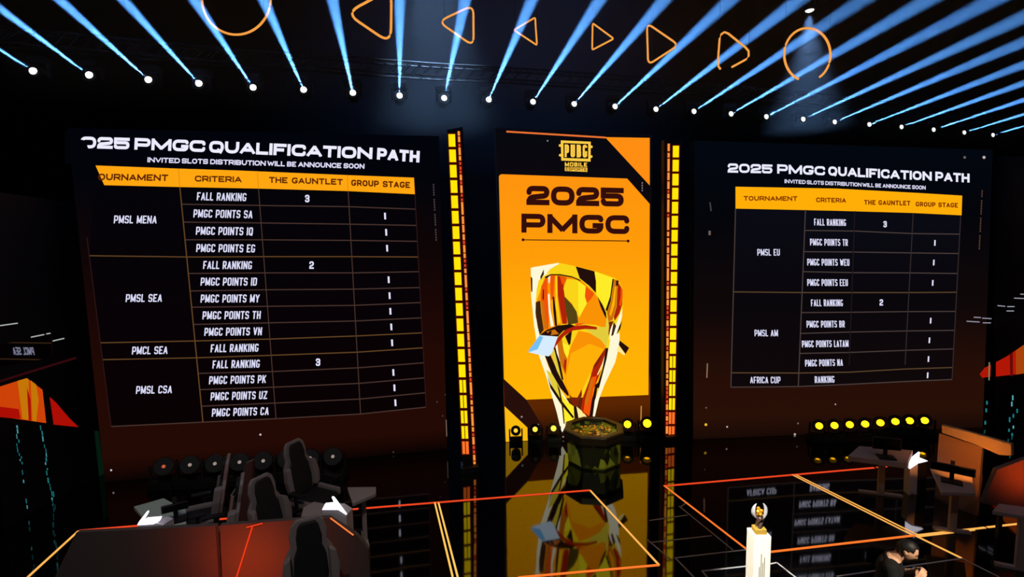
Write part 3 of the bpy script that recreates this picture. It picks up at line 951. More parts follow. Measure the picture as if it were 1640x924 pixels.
# ================================================================== MOVING HEAD LIGHTS
def moving_head(root, base, scale, aim, hang, lens_mat, lens_r=0.085, recess=0.0):
    """base box, two-armed yoke and a barrel head pointing along aim; hang=True turns it under a truss"""
    b = Vector(base)
    s = scale
    sg = -1 if hang else 1
    aim = Vector(aim).normalized()
    mb = MB(); mb.box(b + Vector((0, 0, sg * 0.05 * s)), (0.34 * s, 0.26 * s, 0.1 * s)); mb.build('base', BLACKM, root, bevel=0.01 * s)
    hc = b + Vector((0, 0, sg * 0.30 * s))
    side = aim.cross(Vector((0, 0, 1))).normalized()
    ang = math.atan2(side.y, side.x)
    mb = MB()
    mb.box(b + Vector((0, 0, sg * 0.12 * s)), (0.34 * s, 0.09 * s, 0.05 * s), ang)
    for q in (-1, 1):
        mb.box(b + Vector((0, 0, sg * 0.22 * s)) + side * q * 0.155 * s, (0.035 * s, 0.1 * s, 0.24 * s), ang)
    mb.build('yoke', BLACKM, root, bevel=0.008 * s)
    M = Matrix.Translation(hc) @ aim.to_track_quat('Z', 'Y').to_matrix().to_4x4()
    mb = MB()
    mb.lathe([(0.07 * s, -0.17 * s), (0.11 * s, -0.14 * s), (0.12 * s, 0.0), (0.125 * s, 0.13 * s), (0.115 * s, 0.15 * s), (lens_r * 1.02, 0.15 * s), (lens_r * 1.02, 0.12 * s - recess)], M, 20)
    hd = mb.build('lamp_head', BLACKM, root, smooth=False)
    mb = MB()
    mb.lathe([(lens_r, 0.135 * s - recess), (lens_r * 0.92, 0.155 * s - recess), (lens_r * 0.6, 0.172 * s - recess), (0.01, 0.178 * s - recess)], M, 20)
    mb.build('lens', lens_mat, hd, smooth=True)
    return M @ Vector((0, 0, 0.2 * s))


LP = [(52, 113), (142, 119.5), (237, 127), (318, 133), (405, 139.5), (486, 143), (565, 148), (640, 152.5), (711.5, 156.5), (783, 159), (854, 162.5), (920, 166), (985.5, 170),
      (1051, 174.5), (1112, 178), (1171.5, 182), (1228, 186.5), (1287, 190.5), (1337.5, 195), (1393, 199), (1444.5, 203), (1496, 207.5), (1545, 212), (1591, 216)]
ZL = 7.6
beam_dir = -(ray(640, 490).normalized())
lens_white = E((255, 255, 250), 3.0)
lamp_pos = [at_z(x, y, ZL) for x, y in LP]
mb = MB()
tp = [p + Vector((0, 0.0, 0.42)) for p in lamp_pos]
tp = [tp[0] + (tp[0] - tp[1]) * 1.5] + tp + [tp[-1] + (tp[-1] - tp[-2]) * 1.5]
for dz, dn in ((0.0, -0.13), (0.0, 0.13), (0.26, -0.13), (0.26, 0.13)):
    mb.tube([p + Vector((-0.25 * dn, dn, dz)) for p in tp], 0.024, 6)
for a, b in zip(tp, tp[1:]):
    for k in range(4):
        p, q = a.lerp(b, k / 4), a.lerp(b, (k + 1) / 4)
        for dn in (-0.13, 0.13):
            mb.tube([p + Vector((-0.25 * dn, dn, 0)), q + Vector((-0.25 * dn, dn, 0.26))], 0.012, 5)
        mb.tube([p + Vector((0, -0.13, 0.26)), q + Vector((0, 0.13, 0.26))], 0.012, 5)
tr = mb.build('lighting_truss', BLACKM)
tag(tr, 'long black truss above the screens carrying the row of blue beam lights', 'truss')

ORD = ['first', 'second', 'third', 'fourth', 'fifth', 'sixth', 'seventh', 'eighth', 'ninth', 'tenth', 'eleventh', 'twelfth']
proto = None
N = len(LP)
for i, p in enumerate(lamp_pos):
    lab = '%s blue beam light from the truss end above the %s table screen' % (ORD[i] if i < 12 else ORD[N - 1 - i], 'longer' if i < 12 else 'shorter')
    top = p + Vector((0, 0, 0.30)) - beam_dir * 0.16
    if proto is None:
        proto = thing('beam_light', lab, 'stage light', top, 'blue beam lights along the truss')
        tip = moving_head(proto, top, 1.0, beam_dir, True, lens_white, 0.064)
        l = bpy.data.lights.new('beam', 'SPOT')
        l.energy, l.color = BEAM_POWER, (0.13, 0.41, 1.0)
        l.spot_size, l.spot_blend, l.shadow_soft_size = math.radians(3.5), 0.7, 0.015
        lo = bpy.data.objects.new('beam', l)
        lo.rotation_euler = beam_dir.to_track_quat('-Z', 'Y').to_euler()
        lo.location = tip - top
        lo.parent = proto
        COL.objects.link(lo)
    else:
        c = copy_tree(proto)
        c.location = top
        c['label'] = lab

# the single white downlight near the roof
p = at_y(1297, 6, 12.0)
o = thing('stage_spotlight', 'single white spotlight hanging above the glowing amber ring', 'stage light', p + Vector((0, 0, 0.3)))
d = Vector((0.0, -0.02, -1)).normalized()
tip = moving_head(o, p + Vector((0, 0, 0.3)), 1.0, d, True, lens_white, 0.09)
mb = MB(); mb.tube([p + Vector((0, 0, 0.3)), Vector((p.x, p.y, 15.3))], 0.03, 8); mb.build('hanging_pole', BLACKM, o)
l = bpy.data.lights.new('beam', 'SPOT')
l.energy, l.color, l.spot_size, l.spot_blend, l.shadow_soft_size = 2000, (0.3, 0.55, 1.0), math.radians(46), 1.0, 0.05
lo = bpy.data.objects.new('beam', l)
lo.rotation_euler = d.to_track_quat('-Z', 'Y').to_euler()
lo.location = tip - (p + Vector((0, 0, 0.3)))
lo.parent = o
COL.objects.link(lo)

# amber floor lights in front of the short-table screen
def floor_head(bulb, base_y, label, group, mat, scale, lens_r, aim_px=None):
    g = at_z(bulb[0], base_y)
    y = g.y
    c = at_y(bulb[0], bulb[1], y)
    h = c.z
    s = h / 0.30 if scale is None else scale
    b = Vector((c.x, y, 0.0))
    o = thing('floor_light', label, 'stage light', b, group)
    aim = (CAM - c)
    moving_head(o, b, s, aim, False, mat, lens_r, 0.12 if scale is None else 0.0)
    return o


amber = E((255, 176, 10), 6.0)
for i, (x, y) in enumerate([(1312, 680), (1336.5, 679.3), (1361, 678), (1385.7, 677), (1410, 675), (1434, 673), (1457, 671.8), (1481, 671.4)]):
    floor_head((x, y + 2), y + 26, '%s bright amber floor light in the row, counted from the tall screen' % ORD[i], 'amber floor lights in a row', amber, None, 0.068)
for (x, y, by, lab, mt, lr) in [(826, 689.5, 708, 'dark floor light standing against the amber corner of the tall screen', E((255, 200, 60), 1.2), 0.045),
                                (857, 687.5, 708, 'second floor light in from the amber corner of the tall screen', E((255, 205, 70), 1.5), 0.055),
                                (886.5, 686, 706, 'small lit floor light closest to the drum on its amber corner side', E((255, 200, 60), 2), 0.06),
                                (1005, 679.5, 703, 'lit amber floor light just beyond the camouflage drum', amber, 0.075),
                                (1036.5, 678, 703, 'bright amber floor light at the foot of the tall screen, far side of drum', amber, 0.085)]:
    floor_head((x, y), by, lab, 'floor lights around the tall screen', mt, None, lr)
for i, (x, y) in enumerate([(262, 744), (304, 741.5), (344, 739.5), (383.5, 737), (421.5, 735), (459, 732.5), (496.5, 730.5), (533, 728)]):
    floor_head((x, y + 3), y + 36, '%s unlit floor light below the longer table, counted from side wall' % ORD[i], 'unlit floor lights below the longer table', E((255, 120, 80), 0.5) if i == 0 else E((180, 160, 150), 0.7), None, 0.03)  # unlit lenses carry a faint glow colour for their small highlights

# ================================================================== NEON SHAPES UNDER THE ROOF
NEON = E((255, 168, 74), 1.0)


def rounded(pts, r, n=7):
    out = []
    m_ = len(pts)
    for i in range(m_):
        p, a, b = Vector(pts[i]), Vector(pts[i - 1]), Vector(pts[(i + 1) % m_])
        u, v = (a - p).normalized(), (b - p).normalized()
        q0, q1 = p + u * r, p + v * r
        for k in range(n):
            t = k / (n - 1)
            out.append(tuple(q0 * (1 - t) ** 2 + p * 2 * t * (1 - t) + q1 * t * t))
    return out


def neon(label, pts, y, r, closed=True, name='neon_triangle', cat='neon sign'):
    path = [at_y(px, py, y) for px, py in pts]
    mb = MB(); mb.tube(path, r, 8, closed)
    c = sum(path, Vector()) / len(path)
    o = thing(name, label, cat, c, 'glowing amber shapes under the roof')
    mb.build('glowing_tube', NEON, o, smooth=True)
    mb = MB()
    for q in (path[len(path) // 4], path[(3 * len(path)) // 4]):
        mb.tube([q, Vector((q.x, q.y, 15.3))], 0.004, 4)
    mb.build('hanging_wire', BLACK, o)


def ringpts(cx, cy, rx_, ry_, a0, a1, n=44):
    return [(cx + rx_ * math.cos(math.radians(a0 + (a1 - a0) * k / n)), cy + ry_ * math.sin(math.radians(a0 + (a1 - a0) * k / n))) for k in range(n + (0 if a1 - a0 >= 360 else 1))]


YN = 9.5
neon('large amber ring cut by the top edge, above the longer table screen', ringpts(378.5, -2, 55, 57.5, -20, 200), YN, 0.02, False, 'neon_ring')
neon('largest rounded amber triangle, next to the ring cut by the top edge', rounded([(554, 21), (627, -18), (626, 70)], 24), YN, 0.022)
neon('rounded amber triangle pointing away from the tall screen, in line above its light tower', rounded([(702, 34.5), (758, 8), (758.5, 74)], 15), YN, 0.018)
neon('small sharp amber triangle pointing towards the longer table screen', rounded([(823, 48), (857, 28), (860, 72.5)], 2.5, 4), YN, 0.015)
neon('small sharp amber triangle pointing towards the shorter table screen', rounded([(949, 37), (983, 62), (948.5, 80)], 2.5, 4), YN, 0.015)
neon('rounded amber triangle next to the small sharp triangle above the tall screen', rounded([(1036, 37), (1087, 72), (1038, 104)], 11), YN, 0.017)
neon('open amber triangle with a gap at its foot, beside the complete ring', [(1154, 111), (1150.5, 106), (1150, 95), (1152.5, 62), (1155, 55), (1160, 51.5), (1166, 53.5), (1194, 76), (1199, 82), (1199, 90), (1195, 95), (1172, 107.5)], YN, 0.018, False)
neon('amber ring with a gap at its foot, above the shorter table screen', ringpts(1293, 87.5, 37, 42.5, 112, 418), YN, 0.02, False, 'neon_ring')

# ================================================================== CAMOUFLAGE DRUM
g = at_z(952, 737)
cm = bpy.data.materials.new('camouflage_paint')
cm.use_nodes = True
nt = cm.node_tree
bs = nt.nodes['Principled BSDF']
bs.inputs['Roughness'].default_value = 0.45
tc = nt.nodes.new('ShaderNodeTexCoord')
mpn = nt.nodes.new('ShaderNodeMapping')
mpn.inputs['Scale'].default_value = (1.5, 1.5, 0.75)
mpn.inputs['Rotation'].default_value = (0.2, 0.3, 0.1)
vr = nt.nodes.new('ShaderNodeTexVoronoi')
vr.inputs['Scale'].default_value = 5.0
rp = nt.nodes.new('ShaderNodeValToRGB')
rp.color_ramp.interpolation = 'CONSTANT'
for k, (pz, c) in enumerate([(0, (26, 30, 12)), (0.4, (120, 128, 26)), (0.62, (60, 68, 20)), (0.8, (150, 158, 40))]):
    e = rp.color_ramp.elements[k] if k < 2 else rp.color_ramp.elements.new(pz)
    e.position, e.color = pz, (*lin(c), 1)
sxyz = nt.nodes.new('ShaderNodeSeparateColor')
nt.links.new(tc.outputs['Object'], mpn.inputs[0])
nt.links.new(mpn.outputs[0], vr.inputs['Vector'])
nt.links.new(vr.outputs['Color'], sxyz.inputs[0])
nt.links.new(sxyz.outputs[0], rp.inputs[0])
nt.links.new(rp.outputs[0], bs.inputs['Base Color'])
pxm = 800 / g.y
o = thing('camouflage_drum', 'wide eight-sided camouflage drum standing on the black floor before the tall screen', 'drum', g)
M = Matrix.Translation(g + Vector((0, 0.05, 0)))
rb, rt, hh = 43 / pxm, 50 / pxm, 0.66
mb = MB()
mb.lathe([(rb, 0.0), (rb * 1.06, 0.05), (rb * 1.10, hh * 0.72), (rt, hh * 0.78), (rt, hh * 0.98), (rt * 0.97, hh), (rt * 0.82, hh), (rt * 0.80, hh - 0.1), (0.02, hh - 0.1)], M, 8, phase=math.radians(12))
mb.build('drum_body', cm, o, bevel=0.012)
mb = MB()
mb.lathe([(rt * 1.01, hh * 0.74), (rt * 1.035, hh * 0.80), (rt * 1.035, hh * 0.99), (rt * 0.98, hh * 1.015), (rt * 0.80, hh * 1.015), (rt * 0.80, hh * 0.93), (rt * 0.9, hh * 0.8)], M, 8, phase=math.radians(12))
mb.build('rim', Pm('dark_olive_rim', (34, 26, 16), 0.45, noise=0.1), o, bevel=0.01)
GOLD = Pm('gold', (250, 205, 90), 0.32, 0.6)
mb = MB()
for k in range(60):
    a, r = random.uniform(0, 6.28), rt * 0.68 * math.sqrt(random.random())
    c = g + Vector((r * math.cos(a), 0.05 + r * math.sin(a), hh - 0.085 + random.uniform(0, 0.02)))
    mb.box(c, (0.05, 0.035, 0.012), random.uniform(0, 3), M=Matrix.Rotation(random.uniform(0, 3), 3, 'Z') @ Matrix.Rotation(random.uniform(-.5, .5), 3, 'X'))
og = mb.build('gold_confetti', GOLD, o)
og['kind'] = 'stuff'

# ================================================================== PEDESTAL AND SMALL TROPHY
HP = 1.1
pc = at_z(1215.5, 852, HP)
rz = 0.0
o = thing('pedestal', 'tall white square pedestal carrying the small trophy', 'pedestal', (pc.x, pc.y, 0))
mb = MB(); mb.box((pc.x, pc.y, HP / 2), (0.185, 0.185, HP), rz)
mb.build('column', Pm('white_gloss_paint', (250, 244, 226), 0.35, noise=0.05), o, bevel=0.006)
mb = MB()
R2 = Matrix.Rotation(rz, 3, 'Z')
fn = R2 @ Vector((0, -1, 0)); ft = R2 @ Vector((1, 0, 0))
for k, (dx, l) in enumerate([(-0.03, 0.55), (-0.012, 0.7), (0.006, 0.6), (0.024, 0.66)]):
    zc = 0.2 + l / 2
    mb.box(Vector((pc.x, pc.y, zc)) + fn * 0.0915 + ft * dx, (0.008, 0.006, l), rz)
mb.build('slot_marks', Pm('grey_slot', (110, 100, 90), 0.6), o)

SILV = Pm('polished_silver', (215, 215, 222), 0.3, 0.55)
DGOLD = Pm('deep_gold', (240, 170, 40), 0.3, 0.6)
t0 = Vector((pc.x, pc.y, HP))
o = thing('small_trophy', 'small gold and silver winged trophy standing on the white pedestal', 'trophy', t0)
mb = MB(); mb.box(t0 + Vector((0, 0, 0.03)), (0.12, 0.11, 0.06), rz); mb.build('trophy_base', GOLD, o, bevel=0.006)
mb = MB()
for q in range(3):
    pth = []
    rad = []
    for k in range(13):
        t = k / 12
        a = q * 2.094 + t * 2.6
        r = 0.030 - 0.014 * math.sin(t * math.pi) + 0.012 * t
        pth.append(t0 + Vector((r * math.cos(a), r * math.sin(a), 0.06 + 0.13 * t)))
        rad.append(0.016 + 0.006 * t)
    mb.tube(pth, rad, 8)
mb.build('twisted_stem', Pm('bronze', (110, 86, 80), 0.35, 0.6), o, smooth=True)
for q in (-1, 1):
    mb = MB()
    V, Fc = [], []
    n = 14
    for k in range(n + 1):
        t = k / n
        a = -1.25 + 2.35 * t
        cxr = 0.070 * math.cos(a) + 0.006
        z = 0.25 + 0.095 * math.sin(a)
        wd = 0.032 * math.sin(math.pi * (0.12 + 0.86 * t)) + 0.002
        th = 0.016 * math.sin(math.pi * (0.1 + 0.85 * t)) + 0.003
        for (dx, dy) in ((-wd * 0.35, -wd), (th, 0), (-wd * 0.35, wd), (-th - wd * 0.35, 0)):
            V.append(t0 + Vector((q * (cxr + dx), dy, z)))
    for k in range(n):
        for j in range(4):
            l = (j + 1) % 4
            Fc.append([k * 4 + j, k * 4 + l, k * 4 + 4 + l, k * 4 + 4 + j])
    Fc += [[0, 1, 2, 3], [n * 4 + 3, n * 4 + 2, n * 4 + 1, n * 4]]
    mb.add(V, Fc)
    mb.build('wing', SILV, o, smooth=True)
mb = MB()
for k in range(7):
    a = k * 2.4
    c = t0 + Vector((0.018 * math.cos(a), 0.022 * math.sin(a), 0.20 + 0.011 * k))
    mb.lathe([(0.004, -0.02), (0.018, -0.01), (0.021, 0), (0.018, 0.012), (0.004, 0.021)], Matrix.Translation(c) @ Matrix.Rotation(a, 4, 'X'), 7)
mb.build('gold_core', DGOLD, o)
aimed_spot('pedestal_key_light', (-0.6, 1.2, 7.6), (pc.x, pc.y, 0.9), (1.0, 0.95, 0.86), 9000, 8, 0.5, 0.08)

# ================================================================== LUMINOUS CORNER LAMPS
GLOW = E((246, 240, 255), 2.0)
GREY = Pm('grey_lamp_body', (190, 186, 192), 0.5, noise=0.1)


def corner_lamp(label, y, body, leaf, fin, drop, side=None):
    bp = [at_y(px, py, y) for px, py in body]
    for p, q in zip(bp, body):
        if q[1] > drop: p.z = 0.0
    c = sum(bp, Vector()) / len(bp)
    o = thing('corner_lamp', label, 'lamp', (c.x, y, 0), 'white topped corner lamps')
    zmin = min(p.z for p in bp)
    mb = MB(); mb.prism(bp, (0.03, 0.16, 0)); mb.build('body', GREY, o)
    if side:  # the column's shaded side, darkened by a black material
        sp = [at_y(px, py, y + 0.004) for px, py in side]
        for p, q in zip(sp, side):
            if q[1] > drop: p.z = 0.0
        mb = MB(); mb.prism(sp, (0.03, 0.15, 0)); mb.build('shaded_side', BLACKM, o)
    mb = MB(); mb.prism([at_y(px, py, y - 0.012) for px, py in leaf], (0, 0.04, 0.0)); mb.build('glowing_leaf', GLOW, o)
    mb = MB(); mb.prism([at_y(px, py, y - 0.016) for px, py in fin], (0.0, 0.03, 0.0)); mb.build('glowing_fin', GLOW, o)
    return o


k5 = lambda L: [(1340 + x * .15152, 660 + y * .15152) for x, y in L]
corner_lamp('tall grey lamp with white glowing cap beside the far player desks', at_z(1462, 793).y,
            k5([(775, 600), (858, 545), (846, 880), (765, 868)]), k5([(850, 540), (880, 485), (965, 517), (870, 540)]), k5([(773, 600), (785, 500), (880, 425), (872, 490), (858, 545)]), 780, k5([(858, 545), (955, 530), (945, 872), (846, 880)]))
k2 = lambda L: [(200 + x * .1515, 720 + y * .1515) for x, y in L]
corner_lamp('low flat white glowing lamp at the pale desk corner', 5.95,
            k2([(140, 800), (330, 780), (400, 800), (385, 870), (110, 885), (100, 860)]), k2([(135, 800), (215, 735), (370, 722), (350, 765), (300, 790)]), k2([(130, 798), (150, 760), (232, 655), (240, 668), (170, 790)]), 845)
k4 = lambda L: [(450 + x * .17745, 760 + y * .17745) for x, y in L]
corner_lamp('white glowing arrow-shaped lamp at the corner of the dark red desk panel', 6.2,
            k4([(370, 318), (515, 318), (590, 365), (597, 475), (540, 470), (450, 400), (375, 395)]), k4([(370, 318), (395, 270), (480, 262), (515, 290), (515, 318)]), k4([(458, 205), (475, 210), (590, 365), (515, 318), (485, 270)]), 829)

# ================================================================== DESK PANELS, DESKS, CHAIRS, BOOTH WALLS
PANEL = Pm('dark_satin_panel', (82, 72, 68), 0.75, noise=0.08)
WOOD = Pm('pale_desk_top', (150, 138, 132), 0.5, noise=0.1)
PALE = Pm('white_desk_top', (178, 196, 182), 0.5, noise=0.1)
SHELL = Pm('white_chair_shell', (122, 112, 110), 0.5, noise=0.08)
PAD = Pm('black_chair_pad', (16, 15, 16), 0.7, noise=0.1)
SCR = Pm('dark_monitor_glass', (8, 8, 10), 0.15)


def desk_front(label, y, pts, edge=None):
    pp = [at_y(px, py, y) for px, py in pts]
    for p in pp:
        if p.z < 0.5: p.z = 0.0
    c = sum(pp, Vector()) / len(pp)
    o = thing('desk_front_panel', label, 'desk panel', (c.x, y, 0))
    mb = MB(); mb.prism(pp, (0, 0.06, 0)); mb.build('panel', PANEL, o)
    for e, mt in (edge or []):
        mb = MB()
        pts2 = [at_y(px, py, y - 0.012) for px, py in e]
        mb.tube(pts2, 0.008, 6)
        mb.build('light_edge', mt, o)
    return o


# upright desk front panels
desk_front('broad grey-brown desk panel behind the flat white lamp', 5.75, [(122, 853), (345, 842), (352, 960), (40, 960), (60, 925)])
desk_front('broad desk panel glowing red beside the arrow-shaped lamp', 5.7, [(352, 841.5), (526, 829), (572, 858), (590, 880), (592, 960), (357, 960)],
           [([(404, 844), (379, 924)], E((250, 60, 24))), ([(395, 844.5), (420, 838)], E((230, 60, 30))), ([(529, 829.5), (566, 857)], E((255, 130, 70)))])

Z_D = 0.75


def desk(label, top_px, zt=Z_D, th=0.05, legs=None, mat=WOOD, group='player desks'):
    tp_ = [at_z(px, py, zt) for px, py in top_px]
    c = sum(tp_, Vector()) / len(tp_)
    o = thing('player_desk', label, 'desk', (c.x, c.y, 0), group)
    mb = MB(); mb.prism(tp_, (0, 0, -th)); mb.build('desk_top', mat, o, bevel=0.006)
    for L in (legs if legs is not None else [0.25, 0.75]):
        a = tp_[0].lerp(tp_[1], L); b = tp_[3].lerp(tp_[2], L)
        mid = (a + b) / 2
        dv = (b - a)
        an = math.atan2(dv.y, dv.x)
        mb = MB()
        mb.box((mid.x, mid.y, (zt - th + 0.04) / 2), (0.09, 0.06, zt - th - 0.04), an)
        mb.box((mid.x, mid.y, 0.02), (max(0.45, dv.length * 0.8), 0.07, 0.04), an)
        mb.build('leg', WOOD, o, bevel=0.004)
    return o, tp_


def monitor(label, px, py, w_=0.55, h_=0.33, face=(0, -1, 0), z=Z_D, mat=SCR):
    b = at_z(px, py, z)
    f_ = Vector(face).normalized()
    an = math.atan2(f_.y, f_.x) + math.pi / 2
    o = thing('monitor', label, 'monitor', b, 'player monitors')
    mb = MB(); mb.box(b + Vector((0, 0, 0.01)), (0.24, 0.18, 0.02), an); mb.build('stand_foot', BLACKM, o)
    mb = MB(); mb.box(b + Vector((0, 0, 0.16)) - f_ * 0.04, (0.05, 0.03, 0.3), an); mb.build('stand_neck', BLACKM, o)
    mb = MB(); mb.box(b + Vector((0, 0, 0.14 + h_ / 2)), (w_, 0.035, h_), an); cs = mb.build('casing', BLACKM, o, bevel=0.006)
    mb = MB(); mb.box(b + f_ * 0.019 + Vector((0, 0, 0.14 + h_ / 2)), (w_ - 0.03, 0.004, h_ - 0.03), an); mb.build('screen_glass', mat, o)
    return o


# far desks
desk('pale green-white desk top behind the flat white lamp', [(214, 811), (262, 797.5), (298, 816), (298, 838), (268, 846), (236, 836)], mat=PALE, legs=[0.5])
desk('grey desk top beside the arrow-shaped lamp', [(482, 828), (486, 812), (503, 803), (528, 808), (520, 828)], legs=[0.5])
desk('dim pinkish desk slab reaching past the arrow-shaped lamp', [(556, 780), (602, 779.5), (602, 790), (565, 806)], legs=[0.5])
desk('long pinkish desk below the amber floor lights', [(1358, 730), (1376, 714), (1462, 721), (1452, 742)], legs=[0.65], th=0.09)
desk('desk with T-shaped leg beside the tall grey lamp', [(1508, 788), (1490, 747), (1556, 757), (1562, 790)], legs=[0.4])
desk('nearest pale desk end over the orange floor line', [(1589, 818), (1600, 806), (1690, 818), (1690, 835)], legs=[0.12])


def chair_at(label, loc, face_deg, group='white gaming chairs'):
    global chair0
    a = math.radians(face_deg)
    if chair0 is None:
        o = thing('gaming_chair', label, 'chair', (0, 0, 0), group)
        # built facing +X
        mb = MB()
        for k in range(5):
            q = k * 2 * math.pi / 5
            mb.box((0.15 * math.cos(q), 0.15 * math.sin(q), 0.085), (0.30, 0.05, 0.03), q)
        mb.build('star_base', BLACKM, o)
        for k in range(5):
            q = k * 2 * math.pi / 5
            mb = MB(); mb.lathe([(0.02, -0.02), (0.035, -0.015), (0.035, 0.015), (0.02, 0.02)], Matrix.Translation((0.29 * math.cos(q), 0.29 * math.sin(q), 0.035)) @ Matrix.Rotation(math.pi / 2, 4, 'X'), 12)
            mb.build('caster', BLACKM, o)
        mb = MB(); mb.tube([(0, 0, 0.1), (0, 0, 0.42)], 0.03, 10); mb.build('gas_lift', BLACKM, o)
        mb = MB(); mb.box((0.02, 0, 0.46), (0.5, 0.5, 0.09)); mb.build('seat', PAD, o, bevel=0.03)
        for s in (-1, 1):
            mb = MB(); mb.box((0.04, s * 0.27, 0.5), (0.46, 0.07, 0.12)); mb.build('seat_bolster', SHELL, o, bevel=0.03)
            mb = MB(); mb.box((0.0, s * 0.34, 0.57), (0.04, 0.04, 0.2)); mb.box((0.03, s * 0.34, 0.68), (0.26, 0.09, 0.03)); mb.build('armrest', BLACKM, o, bevel=0.008)
        prof = [(-0.17, 0.50), (-0.24, 0.55), (-0.27, 0.75), (-0.25, 0.95), (-0.19, 1.05), (-0.20, 1.16), (-0.17, 1.27), (-0.12, 1.32), (0.12, 1.32), (0.17, 1.27), (0.20, 1.16), (0.19, 1.05), (0.25, 0.95), (0.27, 0.75), (0.24, 0.55), (0.17, 0.50)]
        bx = lambda z: -0.22 - (z - 0.5) * 0.18
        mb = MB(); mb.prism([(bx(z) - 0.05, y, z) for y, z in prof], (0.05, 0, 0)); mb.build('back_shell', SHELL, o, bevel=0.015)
        inner = [(y * 0.66, 0.52 + (z - 0.5) * 0.94) for y, z in prof]
        mb = MB(); mb.prism([(bx(z) - 0.002, y, z) for y, z in inner], (0.045, 0, 0)); mb.build('back_pad', PAD, o, bevel=0.015)
        for s in (-1, 1):
            mb = MB(); mb.prism([(bx(z) - 0.01, s * y, z) for y, z in [(0.19, 0.56), (0.27, 0.6), (0.29, 0.78), (0.26, 0.95), (0.19, 0.98)]], (0.10, s * 0.015, 0)); mb.build('back_wing', SHELL, o, bevel=0.015)
        chair0 = o
    else:
        o = copy_tree(chair0)
        o['label'] = label
    o.location = loc
    o.rotation_euler = (0, 0, a)


chair0 = None
def zpos(px, py, z):
    p = at_z(px, py, z)
    return Vector((p.x, p.y, 0))


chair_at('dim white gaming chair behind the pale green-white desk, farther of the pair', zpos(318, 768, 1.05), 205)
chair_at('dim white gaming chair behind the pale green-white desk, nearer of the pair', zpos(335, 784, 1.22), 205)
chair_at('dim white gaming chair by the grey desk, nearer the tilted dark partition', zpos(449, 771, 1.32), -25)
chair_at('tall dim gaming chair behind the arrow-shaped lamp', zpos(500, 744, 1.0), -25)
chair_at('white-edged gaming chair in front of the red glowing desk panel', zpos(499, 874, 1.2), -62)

# partitions
o = thing('tilted_partition', 'tilted dark reddish partition behind the red glowing desk panel', 'partition', (at_y(385, 830, 7.0).x, 7.0, 0))
mb = MB(); mb.prism([at_y(x, y, 7.0) for x, y in [(393, 742), (404, 738), (402, 836), (368, 838), (372, 806)]], (0, 0.08, 0)); mb.build('panel', Pm('dull_red_panel', (86, 52, 48), 0.5, noise=0.1), o)
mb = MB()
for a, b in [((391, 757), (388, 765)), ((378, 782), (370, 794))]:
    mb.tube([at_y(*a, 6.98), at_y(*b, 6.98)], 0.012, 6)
mb.build('glint_bars', Pm('glint_pale', (210, 210, 210), 0.3, 0.6), o)  # pale bars put in place of glints, not real trim

# booth wall and its rail
BW = Plane(at_z(1507, 683, 1.25) * 1.0, at_z(1620, 716, 1.25) * 1.0)
BW.a.z = BW.b.z = 0
o = thing('booth_wall', 'amber-lit booth wall with a pale slanted top rail beside the side LED wall', 'booth wall', (BW.a + BW.b) / 2)
mb = MB(); mb.prism([BW.hit(1507.5, 680), BW.hit(1560, 694), BW.hit(1619, 711), BW.hit(1620, 730), BW.hit(1600, 729), BW.hit(1560, 711), BW.hit(1508, 693)], -BW.n * 0.08); mb.build('top_rail', Pm('tan_rail', (150, 128, 108), 0.5, noise=0.1), o, bevel=0.01)
q = [BW.hit(1504, 694, -0.02), BW.hit(1573, 716, -0.02)]
mb = MB(); mb.prism([q[0], q[1], Vector((q[1].x, q[1].y, 0)), Vector((q[0].x, q[0].y, 0))], -BW.n * 0.05); mb.build('wall_panel', Pm('tan_wall', (120, 92, 74), 0.55, noise=0.1), o)

YB = at_z(1600, 850).y - 0.2
o = thing('red_booth_panel', 'large dark booth panel glowing red above the nearest pale desk end', 'booth wall', (at_y(1640, 800, YB).x, YB, 0))
pp = [at_y(x, y, YB) for x, y in [(1597, 752), (1640, 736), (1700, 722), (1700, 830), (1574, 806)]]
mb = MB(); mb.prism(pp, (0, 0.06, 0)); mb.build('panel', PANEL, o)
for t in (0.25, 0.8):
    a = pp[4].lerp(pp[3], t)
    mb = MB()
    mb.box((a.x, a.y + 0.03, a.z / 2), (0.05, 0.05, a.z))
    mb.build('support_post', BLACKM, o)
monitor('dark monitor on the T-legged desk', 1524, 772, 0.5, 0.12, (-0.8, -1, 0))
monitor('dark monitor on the long pinkish desk', 1419, 733, 0.4, 0.2, (-0.3, -1, 0))
monitor('dark monitor on the pale green-white desk', 282, 834, 0.3, 0.1, (0.6, -1, 0))

# added spots without fixtures, placed to tint and brighten desks, booths and drum
p = at_y(402, 905, 5.6)
aimed_spot('red_panel_fill', (p.x - 0.1, 4.95, 0.55), (p.x - 0.1, 5.7, 0.62), (1.0, 0.085, 0.008), 46, 140, 0.9, 0.1)  # added for the red glow around the panel's light line
p = at_y(1640, 820, YB)
aimed_spot('red_booth_fill', (p.x, YB - 0.5, 0.95), (p.x, YB + 0.1, 1.1), (1.0, 0.085, 0.008), 30, 130, 0.9, 0.05)  # added red tint on the booth panel, no lamp stands here
p = BW.hit(1535, 720)
aimed_spot('amber_booth_fill', (p.x - 0.55, p.y - 0.75, 1.15), (p.x, p.y, 0.9), (1.0, 0.30, 0.03), 48, 120, 0.9, 0.05)  # added amber tint on rail and wall, no lamp stands here
aimed_spot('desk_fill', (-2.0, 1.0, 9.5), (-3.6, 6.0, 0.6), (1.0, 0.9, 0.85), 900, 50, 0.7, 0.2)  # fill added to lift the dim desk panels and chairs
aimed_spot('booth_fill', (4.5, 1.0, 9.5), (6.6, 7.4, 0.6), (1.0, 0.72, 0.6), 300, 40, 0.7, 0.2)  # fill added over the desks by the booth
